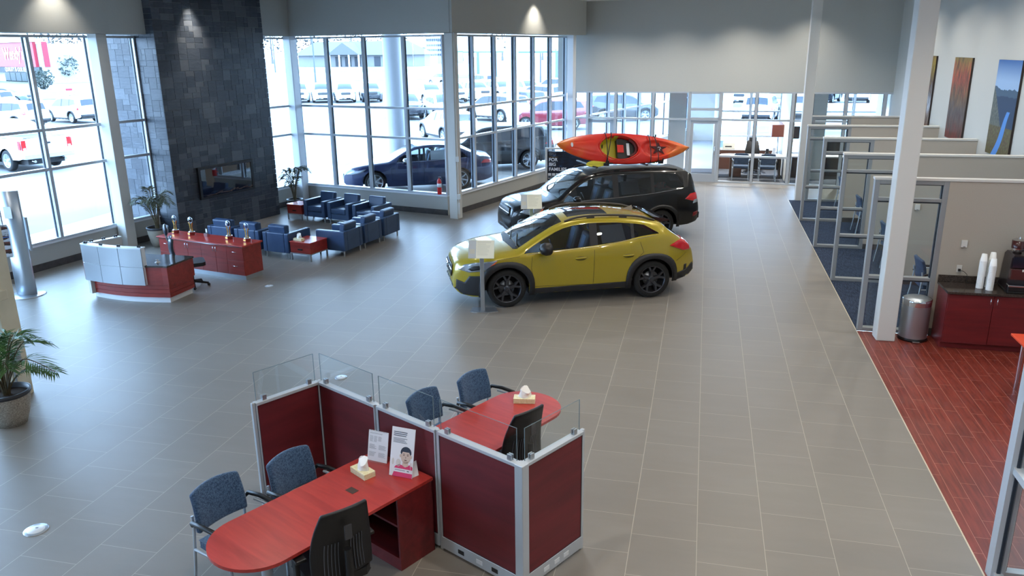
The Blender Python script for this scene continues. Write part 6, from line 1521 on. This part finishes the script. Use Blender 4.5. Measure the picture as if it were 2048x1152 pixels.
# ---- cars outside
def place_by_wheels(f, r, half, fo, wb, L):
    f, r = G(*f), G(*r); d = Vector((r.x-f.x, r.y-f.y)).normalized(); n = Vector((-d.y, d.x)); mid = Vector(((f.x+r.x)/2, (f.y+r.y)/2)); c = mid+n*half-d*((fo+wb/2)-L/2)
    return c, atan2(d.y, d.x)
c, a = place_by_wheels((749, 385), (923, 377), .78, .98, 2.75, 4.84)
t = thing('car', 'dark blue sedan parked right outside the window beside the armchairs', 'car', (c.x, c.y, 0), a)
def dress_sedan(root, pm):
    car = Car(**SEDAN); car.build(root, [pm], M['tintclear'], M['tintclear']); car.wheel(root, rim='rimsilver', style='s', spokes=7); L = car.L
    for ax in ('-y', '+y'):
        car.decal('headlamp', M['lampclear'], [(.1, .60), (.25, .69), (.72, .77), (.6, .68), (.3, .6)], ax, .008, root, 2); car.decal('turn_lamp', M['amber'], [(.4, .68), (.68, .765), (.58, .7)], ax, .011, root, 2)
        car.decal('tail_lamp', M['lampred'], [(L-.42, .84), (L-.3, .95), (L-.06, .93), (L-.06, .82)], ax, .01, root, 2)
        car.line('window_trim', M['chrome'], [(1.7, car.zs(1.7)+.006), (2.6, car.zs(2.6)+.006), (3.95, car.zs(3.95)+.004)], ax, .012, .004, root)
        car.line('door_seam', mat('panel_seam', (14, 14, 14), .6), [(1.5, .86), (1.52, .4), (2.55, .28), (2.58, .92)], ax, .008, .001, root)
        mirror(root, car, 1.95, .95, M['chrome'], 1 if ax == '+y' else -1)
    car.decal('grille', M['black'], [(-.4, .4), (.4, .4), (.46, .58), (-.46, .58)], 'front', .01, root, 2)
    s = MB(); s.box(1.5-L/2, 4.3-L/2, -.78, .78, .4, .45); s.build('cabin_floor', M['black'], root); seats(root, car, 2.5-L/2, mat('seat_dark', (26, 32, 42), .7), mat('seat_blue', (74, 96, 124), .8))
    s = MB(); yy = car.side_y(3, 1)-.12; s.add([(2.8-L/2, -yy, .98), (3.3-L/2, -yy, .98), (3.3-L/2, -yy+.1, 1.26), (2.8-L/2, -yy+.1, 1.26)], [(0, 1, 2, 3)]); so = s.build('window_sheet', M['paper'], root); sd = so.modifiers.new('s', 'SOLIDIFY'); sd.thickness = .003
    return car
dress_sedan(t, paint('deep_blue_paint', (16, 34, 78), .25, .2))
white = paint('white_gloss_paint', (206, 207, 208), .3); blackp = paint('black_lot_paint', (24, 28, 34), .25); redp = paint('crimson_paint', (112, 14, 34), .3); silverp = paint('silver_blue_paint', (84, 96, 108), .3)
gl = mat('lot_car_glass', (26, 34, 44), .08)
def lot(lab, px, py, yaw, pm, spec=FOREST, cl=True, proto=None, group='cars parked in the lot outside'):
    p = G(px, py)
    if proto: return dup(proto, (p.x, p.y, 0), R(yaw), lab, group)
    r = thing('car', lab, 'car', (p.x, p.y, 0), R(yaw), group); dress_suv(r, spec, pm, 'rimsilver', gl, True, M['clad'] if cl else None, gl); return r
# black suv with its tail at the right of the side window
q = G(1058, 337); d = Vector((cos(R(25)), sin(R(25)))); n = Vector((-d.y, d.x)); c = Vector((q.x, q.y))+n*.8-d*(.93+2.67-4.63/2)
t = thing('car', 'black sport utility car outside, seen through the side windows behind the blue sedan', 'car', (c.x, c.y, 0), R(25), 'cars parked in the lot outside'); bp = dress_suv(t, FOREST, blackp, 'rimsilver', gl, False, M['clad'], gl)
wp = lot('white crossover outside with its tail light toward the window corner column', 897, 279, -49, white, CROSS)
rp = lot('red sport utility car parked outside beyond the black one', 1100, 257, 12, redp, FOREST, False)
F = 97    # heading for cars that face the building
wr = lot('white car facing the building, leftmost of the far row', 600, 203, 118, white, FOREST)
bl = lot('black car facing the building beside the round column, in the far row', 742, 202, 118, blackp, FOREST)
for px, py, yaw, pr, lab in ((645, 203, 118, wr, 'white car facing the building, second of the far row'), (690, 203, 118, wr, 'white car facing the building, third of the far row'),
    (812, 235, 122, bl, 'black car facing the building, half hidden by the round column'), (886, 237, 122, wr, 'white car facing the building right of the round column'),
    (858, 205, 125, wr, 'white car in the second row behind the white car facing the building'), (905, 203, 125, wr, 'white car in the second row behind the window corner column'),
    (950, 200, 130, wr, 'white car in the second row seen through the second side window'), (1000, 198, 130, wr, 'white car in the second row seen through the third side window'), (1052, 196, 130, wr, 'white car in the second row seen through the fourth side window'),
    (992, 240, -30, wr, 'white car outside between the white crossover and the red one'), (1032, 228, -30, bl, 'dark car outside behind the second canopy column'), (1080, 212, -35, wr, 'white car outside just above the roof of the red one'),
    (885, 172, -40, wr, 'white car in the back row close to the road'), (962, 178, -40, wr, 'white car in the back row through the second side window'), (1110, 190, -35, wr, 'white car in the back row beside the far corner column')):
    lot(lab, px, py, yaw, None, proto=pr)
# cars behind the far offices
for px, py, yaw, pr, lab in ((1495, 208, 70, wr, 'white car outside the far office, left'), (1450, 203, 60, bl, 'dark car outside the far office beside the door'), (1520, 243, -100, wr, 'white car right outside the far office window'), (1600, 240, -100, wr, 'white car outside behind the far column'),
    (1650, 204, 70, bl, 'dark car outside seen just right of the far column'), (1714, 206, -100, wr, 'white car outside, in the high window right of the far column'), (1240, 240, -160, bl, 'dark car outside behind the glazed corner, left of the kayak')):
    lot(lab, px, py, yaw, None, proto=pr, group='cars parked behind the far offices')
# pickup
def pickup(lab, loc, yaw, pm):
    t = thing('pickup_truck', lab, 'pickup truck', (*loc, 0), yaw, 'cars parked by the left window')
    L, W = 5.8, 1.0; ox = -L/2
    spec = dict(L=L, W=W, wb=3.57, fo=1.0, R=.41, AR=.48, tumble=.22, top=[(0, .8), (.03, 1.0), (.15, 1.1), (.5, 1.18), (1.2, 1.24), (1.3, 1.27), (1.8, 1.62), (2.1, 1.84), (2.5, 1.9), (3.1, 1.9), (3.6, 1.86), (3.78, 1.78), (3.86, 1.4), (3.9, 1.3), (5.76, 1.3), (5.8, 1.2)],
        belt=[(0, .7), (.05, .9), (.3, 1.05), (1.2, 1.14), (3.8, 1.2), (5.7, 1.27), (5.8, 1.1)], bottom=[(0, .5), (.3, .4), (5.5, .48), (5.8, .55)], nose=(.5, .16, 3), tail=(.15, .05, 2), cabin=(1.25, 3.88), win=(1.5, 3.74), wintop=[(0, 9)], panes=[(1.5, 2.55), (2.65, 3.74)], nclear=1, wsx=(1.3, 2.1), rwx=None, sunroof=None, marks=[1.5, 1.3, 2.1, 2.55, 2.65, 3.74, 3.78, 3.86, 3.9])
    car = Car(**spec); car.build(t, [pm], gl, gl, True); car.wheel(t, rim='rimsilver', style='s', spokes=5, sr=.66)
    b = MB(); b.box(3.98+ox, 5.7+ox, -.82, .82, 1.302, 1.306); b.build('cargo_bed', M['clad'], t)
    b = MB(); b.box(3.95+ox, 5.78+ox, -W+.02, -W+.16, 1.3, 1.36); b.box(3.95+ox, 5.78+ox, W-.16, W-.02, 1.3, 1.36); b.build('bed_rail', pm, t, bevel=.02)
    for sg in (-1, 1):
        ll = MB(); ll.box(L+ox-.04, L+ox+.012, sg*(W-.12)-.08, sg*(W-.12)+.08, .85, 1.24); ll.box(L+ox-.2, L+ox-.02, sg*(W+.005)-.012, sg*(W+.005)+.012, .88, 1.22); ll.build('tail_lamp', M['lampred'], t, bevel=.01)
        ll = MB(); ll.box(L+ox-.03, L+ox+.016, sg*(W-.12)-.05, sg*(W-.12)+.05, .86, .95); ll.build('reverse_lamp', M['paper'], t)
    b = MB(); b.box(L+ox-.1, L+ox+.14, -W+.02, W-.02, .52, .72); b.build('rear_bumper', mat('chrome_bumper', (220, 224, 228), .2, .8), t, bevel=.03)
    b = MB(); b.box(L+ox, L+ox+.008, -.72, .72, .78, 1.24); b.build('tailgate', pm, t, bevel=.01); b = MB(); b.box(L+ox+.008, L+ox+.02, -.14, .14, 1.05, 1.12); b.build('tailgate_handle', M['clad'], t)
    for sg in (-1, 1): b = MB(); b.cyl((L+ox-.2, sg*.6, .42), (L+ox+.1, sg*.6, .42), .05); b.build('exhaust', M['chrome'], t)
    return t
pa_ = G(24.7, 342); hd = R(-18); d = Vector((cos(hd), sin(hd))); n = Vector((-d.y, d.x)); c = Vector((pa_.x, pa_.y))+n*.86-d*(1.0+3.57-2.9)
pickup('white pickup truck outside the left window with its tailgate toward the column', (c.x, c.y), hd, white)
for px, py, yaw, pr, lab in ((30, 255, -8, wr, 'white sport utility car outside the left window, above the pickup truck'), (150, 243, -20, wr, 'white sport utility car outside the left window, right of the other white one'), (-25, 222, 0, wr, 'white sport utility car at the left edge of the left window')):
    lot(lab, px, py, yaw, None, proto=pr, group='cars parked by the left window')
lot('silver blue car on the street outside the left window', 22, 207, -175, silverp, CROSS, False, group='cars parked by the left window')
# ---- buildings
def bpart(n, f, m, par, **k): b = MB(); f(b); return b.build(n, m, par, **k)
q = G(92, 167); dv = Vector((-.80, .42)).normalized(); yaw = atan2(-dv.y, -dv.x)
W_ = 26
rs = thing('restaurant', 'red fronted restaurant with a white lettered sign far outside the left window', 'building', (q.x+dv.x*W_, q.y+dv.y*W_, -.75), yaw)
redw = mat('restaurant_red', (150, 22, 44), .5)
def bx(*a): return lambda b: b.box(*a)
bpart('wall', bx(0, W_, 0, 12, 0, 6.9), M['concrete'], rs)
fr = bpart('red_facade', lambda b: b.prism_y([(6, 3.3), (W_-1.5, 3.3), (W_-1.5, 7.2)]+[(6+(W_-7.5)*(1-k/10), 7.2+1.1*sin(pi*k/10)) for k in range(11)]+[(6, 7.2)], -.5, 0), redw, rs)
bpart('side_facade', bx(W_-.05, W_+.12, .3, 1.1, 3.3, 7.2), redw, rs)
bpart('roof_edge', lambda b: b.prism_y([(5.6, 7.2), (W_-1, 7.2), (W_-1, 7.6)]+[(5.6+(W_-6.6)*(1-k/10), 7.6+1.2*sin(pi*k/10)) for k in range(11)], -.9, .2), M['white'], rs)
bpart('dark_band', bx(3, W_-.6, -.4, -.0, 2.4, 3.3), mat('sign_band', (26, 32, 36), .6), rs)
put_text("Wendy's", 2.7, W_-10.6, -.56, 5.3, M['white'], rs, 1.0, align='CENTER'); 
put_text('QUALITY IS OUR RECIPE', .95, W_-10.2, -.46, 2.85, M['white'], rs, 1.15, align='CENTER')
bpart('emblem', lambda b: b.lathe([(.001, 0), (.75, 0), (.75, -.05), (.001, -.05)], 20, (W_-4.6, -.5, 5.3), 'y'), M['white'], rs)
for k in range(6): f = bpart('window', bx(W_-2.4-2.6*(k+1)+.2, W_-2.4-2.6*k, -.12, .02, .5, 2.35), mat('restaurant_glass', (30, 42, 40), .1), rs)
bpart('low_wall', bx(0, W_-1, -1.4, -.9, 0, .9), mat('rubble_wall', (100, 96, 88), .9), rs)
# street furniture near the restaurant
def bush(lab, loc, r, h, m='bush', cat='bush', group=None):
    if m not in M: M['bush'] = noisy('bush_leaf', (36, 44, 40), (66, 74, 66), (8, 8, 8), .9); M['bare'] = noisy('bare_twig', (40, 39, 38), (58, 56, 54), (8, 8, 8), .9)
    rnd = random.Random(int(loc[0]*7)); t = thing('shrub' if cat == 'bush' else 'tree', lab, cat, (loc[0], loc[1], 0), 0, group); b = MB()
    for k in range(260 if m == 'bare' else 420):
        a = rnd.random()*2*pi; u = rnd.random()**.5; z = h*(.3+.7*rnd.random()) if cat == 'tree' else h*rnd.random(); rr = r*sqrt(max(0, 1-((z/h-.6)/.55)**2))*u; p = Vector((rr*cos(a), rr*sin(a), z)); s_ = r*(.08 if m == 'bare' else .14)
        v = [p+Vector((rnd.uniform(-s_, s_), rnd.uniform(-s_, s_), rnd.uniform(-s_, s_))) for _ in range(4)]; b.add(v, [(0, 1, 2), (1, 2, 3), (0, 2, 3)])
    b.build('foliage', M[m], t, recalc=False); b = MB(); b.tube([(0, 0, 0), (0, 0, h*.8)], [r*.06, r*.03], 6); b.build('trunk', mat('pale_trunk', (96, 92, 88), .9), t); return t
q = G(89, 178); bush('grey green shrub at the corner of the restaurant', (q.x, q.y), 1.3, 2.4)
q = G(136, 152); bush('bare round tree beyond the road by the restaurant', (q.x, q.y), 3.6, 8.6, 'bare', 'tree')
q = G(138, 165); bush('small dark topped tree in front of the bare round tree', (q.x, q.y), 1.9, 4.2, 'bush', 'tree')
q = G(141, 198); t = thing('yard_sign', 'small red and white yard sign on the grass outside the left window', 'sign', (q.x, q.y, 0), R(40)); bpart('board', bx(-.3, .3, -.03, .03, .4, .85), M['paper'], t); bpart('red_top', bx(-.3, .3, -.05, .05, .85, 1.05), redw, t); bpart('post', bx(-.03, .03, -.03, .03, 0, .4), M['stem'], t)
# ranch building and office block beyond the road
q0, q1 = G(598, 134), G(830, 133); d = Vector((q1.x-q0.x, q1.y-q0.y)); LL = d.length; yw = atan2(d.y, d.x); sc_ = LL/36
rb = thing('ranch_building', 'low pale building with gabled roof and porch across the road', 'building', (q0.x, q0.y, 0), yw); k = sc_
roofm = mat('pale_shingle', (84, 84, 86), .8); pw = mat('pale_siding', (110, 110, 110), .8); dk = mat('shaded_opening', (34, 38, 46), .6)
bpart('wall', bx(0, LL, 0, 9*k, 0, 3.2*k), pw, rb)
bpart('roof', lambda b: b.add([(-1*k, -1.2*k, 3.0*k), (LL+1*k, -1.2*k, 3.0*k), (LL-4*k, 4.5*k, 6.6*k), (3*k, 4.5*k, 6.6*k), (-1*k, 10*k, 3*k), (LL+1*k, 10*k, 3*k)], [(0, 1, 2, 3), (3, 2, 5, 4), (0, 3, 4), (1, 5, 2)]), roofm, rb)
bpart('gable', lambda b: b.add([(11*k, -2.6*k, 3.1*k), (21*k, -2.6*k, 3.1*k), (16*k, -2.6*k, 6.2*k), (16*k, 4*k, 6.2*k), (11*k, 4*k, 3.1*k), (21*k, 4*k, 3.1*k)], [(0, 1, 2), (0, 2, 3, 4), (1, 5, 3, 2)]), roofm, rb)
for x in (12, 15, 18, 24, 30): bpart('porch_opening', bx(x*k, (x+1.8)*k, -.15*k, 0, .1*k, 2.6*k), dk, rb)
for x in (11.5, 14.5, 17.5, 20.5): bpart('porch_post', bx(x*k, (x+.35)*k, -2.5*k, -2.2*k, 0, 3.1*k), M['white'], rb)
q0, q1 = G(852, 127), G(905, 127); d = Vector((q1.x-q0.x, q1.y-q0.y)); LL = d.length; yw = atan2(d.y, d.x)
ob_ = thing('office_block', 'tall white office block with rows of dark windows on the horizon', 'building', (q0.x, q0.y, 0), yw); bpart('wall', bx(0, LL*.72, 0, 10, 0, LL*.78), mat('block_white', (130, 130, 130), .8), ob_)
wmat = mat('block_window', (30, 40, 60), .4)
for r_ in range(4):
    for c_ in range(9): b = MB(); x = LL*(.06+.07*c_); z = LL*(.22+.13*r_); b.box(x, x+LL*.035, -.2, 0, z, z+LL*(.08 if r_ == 3 else .05)); b.build('window', wmat, ob_)
q0, q1 = G(842, 126), G(905, 125); d = Vector((q1.x-q0.x, q1.y-q0.y)); t = thing('wooden_fence', 'grey wooden fence in front of the office block', 'fence', (q0.x, q0.y, 0), atan2(d.y, d.x)); LL = d.length
b = MB()
for i in range(50): b.box(i*LL/50, (i+.9)*LL/50, -.1, .1, 0, 5.5)
b.build('boards', mat('grey_fence', (84, 88, 94), .9), t)
# trees on the horizon
for i, (px, py) in enumerate(((545, 120), (625, 118), (705, 117), (785, 117), (925, 116), (1005, 116), (1085, 116), (190, 122), (105, 122))):
    q = G(px, py+4); D_ = hypot(q.x, q.y); s_ = 340/D_; bush('bare winter trees along the horizon', (q.x*s_, q.y*s_), 8, 15, 'bare', 'tree', 'bare trees on the horizon')
# poles and pylon signs
def pole(px, py, top, lab, r=.12):
    q = G(px, py); t = thing('light_pole', lab, 'pole', (q.x, q.y, 0), 0, 'light poles in the lot'); b = MB(); b.tube([(0, 0, 0), (0, 0, top)], [r, r*.6], 8); b.build('mast', mat('pole_grey', (70, 76, 84), .5), t); b = MB(); b.box(-.9, .9, -.15, .15, top-.1, top+.1); b.build('lamp_head', mat('pole_grey', (70, 76, 84), .5), t)
pole(632, 172, 12, 'light pole through the first window of the back wall'); pole(551, 145, 16, 'light pole through the window beside the chimney', .16); pole(143, 128, 22, 'white pole behind the bare tree by the restaurant', .2); pole(893, 165, 14, 'light pole beside the window corner column'); pole(1081, 165, 8, 'short dark pole under the pylon sign')
def pylon(px, py, w, h, z, lab, m):
    q = G(px, py); t = thing('pylon_sign', lab, 'sign', (q.x, q.y, 0), R(12)); bpart('board', bx(-w/2, w/2, -.2, .2, z, z+h), M['white'], t, bevel=.02); bpart('board_edge', bx(-w/2, w/2, -.24, -.2, z, z+.25), m, t)
    bpart('pole', bx(w*.25, w*.25+.5, -.15, .15, 0, z), m, t); return t
bm_ = mat('sign_blue', (84, 98, 120), .5)
pylon(1085, 172, 9, 3.4, 3.9, 'large white pylon sign through the fourth side window', bm_); pylon(932, 150, 8, 7, 4.0, 'tall white pylon sign through the first side window', bm_); pylon(968, 156, 6.5, 2.0, 3.9, 'low blue edged sign through the second side window', bm_)
q = G(1124, 188); t = thing('banner', 'dark blue hanging banner outside through the fifth side window', 'banner', (q.x, q.y, 0), R(12)); bpart('cloth', bx(-.6, .6, -.03, .03, 1.2, 4.2), bm_, t); bpart('post', bx(-.7, -.6, -.05, .05, 0, 4.4), bm_, t)
# guard rail lines behind the far offices
for i, (py0, z) in enumerate(((223, .5), (264, .5))):
    q0, q1 = G(1380, py0), G(1900, py0); b = MB(); b.box(0, q1.x-q0.x, -.1, .1, .3, .55); t = tag(b.build('guard_rail', M['metal']), 'grey rail outside behind the far offices, %s of the two' % ('farther' if i == 0 else 'nearer'), 'rail'); t.location = (q0.x, q0.y, 0); t.rotation_euler = (0, 0, atan2(q1.y-q0.y, q1.x-q0.x))
# ------------------------------------------------------------------ light
w = bpy.data.worlds.new('sky'); SC.world = w; w.use_nodes = True
nt = w.node_tree; nt.nodes.clear()
o = nt.nodes.new('ShaderNodeOutputWorld'); b = nt.nodes.new('ShaderNodeBackground'); nt.links.new(b.outputs[0], o.inputs[0])
tc = nt.nodes.new('ShaderNodeTexCoord'); sp = nt.nodes.new('ShaderNodeSeparateXYZ'); nt.links.new(tc.outputs['Generated'], sp.inputs[0])
rp = nt.nodes.new('ShaderNodeValToRGB'); nt.links.new(sp.outputs[2], rp.inputs[0])
rp.color_ramp.elements[0].position = 0; rp.color_ramp.elements[0].color = (.50, .72, 1.0, 1)
rp.color_ramp.elements[1].position = .5; rp.color_ramp.elements[1].color = (.40, .66, 1.0, 1)
nt.links.new(rp.outputs[0], b.inputs[0]); b.inputs[1].default_value = 13.0

def spot(x, y, z, tx, ty, tz, power, ang=70, blend=.6, col=(1, .93, .82), size=.06):
    l = bpy.data.lights.new('downlight', 'SPOT'); l.energy = power; l.spot_size = R(ang); l.spot_blend = blend; l.color = col; l.shadow_soft_size = size
    ob = bpy.data.objects.new('downlight', l); COL.objects.link(ob); ob.location = (x, y, z)
    ob.rotation_euler = (Vector((tx, ty, tz))-Vector((x, y, z))).to_track_quat('-Z', 'Y').to_euler(); return ob
def area(x, y, z, sx, sy, power, col=(1, .93, .82), spread=135):
    l = bpy.data.lights.new('ceiling_and_fill_lamp', 'AREA'); l.shape = 'DISK'; l.size = .14; l.energy = power; l.color = col; l.spread = R(spread)
    ob = bpy.data.objects.new('ceiling_and_fill_lamp', l); COL.objects.link(ob); ob.location = (x, y, z); return ob
LP = .46
for x in (-10.5, -6.5, -2.5, 1.2):
    for y in (0, 5, 10, 15, 20, 25):
        if x < -8 and y > 20: continue
        if x < -6 and y > 18: continue
        k = {-10.5: .2, -6.5: .5, -2.5: 1.15, 1.2: 1.6}[x]
        area(x, y, ZC-.03, .6, .6, 62*k*LP)
for x, y in ((4.1, 14.4), (4.1, 17.2), (4.1, 20), (4.1, 23)): area(x, y, ZC-.03, .6, .6, 60*LP)
for x, y in ((4.3, 9.8), (4.4, 6.5), (2.2, 7.5), (2.2, 3.5)): area(x, y, ZC-.03, .6, .6, 32, spread=165)  # extra lamps added to brighten the right column and partition
# wall washers: cans close to the walls
for s in (1.05,):
    q = at(PA, dA, 1.25, .85); spot(q[0], q[1], ZC-.02, *at(PA, dA, 1.25, .42), 4.7, 60, 95, .8)
    q = at(PA, dA, -3.0, .62); spot(q[0], q[1], ZC-.02, *at(PA, dA, -3.0, .5), 4.0, 75, 78, .8)
q = at(PC, dC, 3.6, .85); spot(q[0], q[1], ZC-.02, *at(PC, dC, 3.6, .5), 4.6, 110, 90, .8)
q = at(PA2, dW, 2.05, .95); spot(q[0], q[1], ZC-.02, *at(PA2, dW, 2.05, .68), 3.9, 420, 52, 1.0)
for x in (-2.95, -1.05, .9, 2.95): spot(x, 26.15, ZC-.02, x, 26.25, 3.6, 190, 112, 1.0)
for y in (16.4, 18.7, 21.0, 23.4): spot(4.5, y, ZC-.02, 4.6, y, 4.2, 105, 112, 1.0)
spot(4.4, 11.9, ZC-.02, 4.4, 12.8, 2.2, 60, 90, .8)
# offices behind the far wall: unseen lamps added to brighten the rooms
for x in (-2.5, 1.5, 4.8): area(x, 29.3, 2.93, .6, .6, 90)
for y in (32, 36): area(-1.2, y, 2.93, .6, .6, 90)

SC.view_settings.view_transform = 'Standard'; SC.view_settings.look = 'None'; SC.view_settings.exposure = 0.36; SC.view_settings.gamma = 1.0
SC.view_settings.use_curve_mapping = False
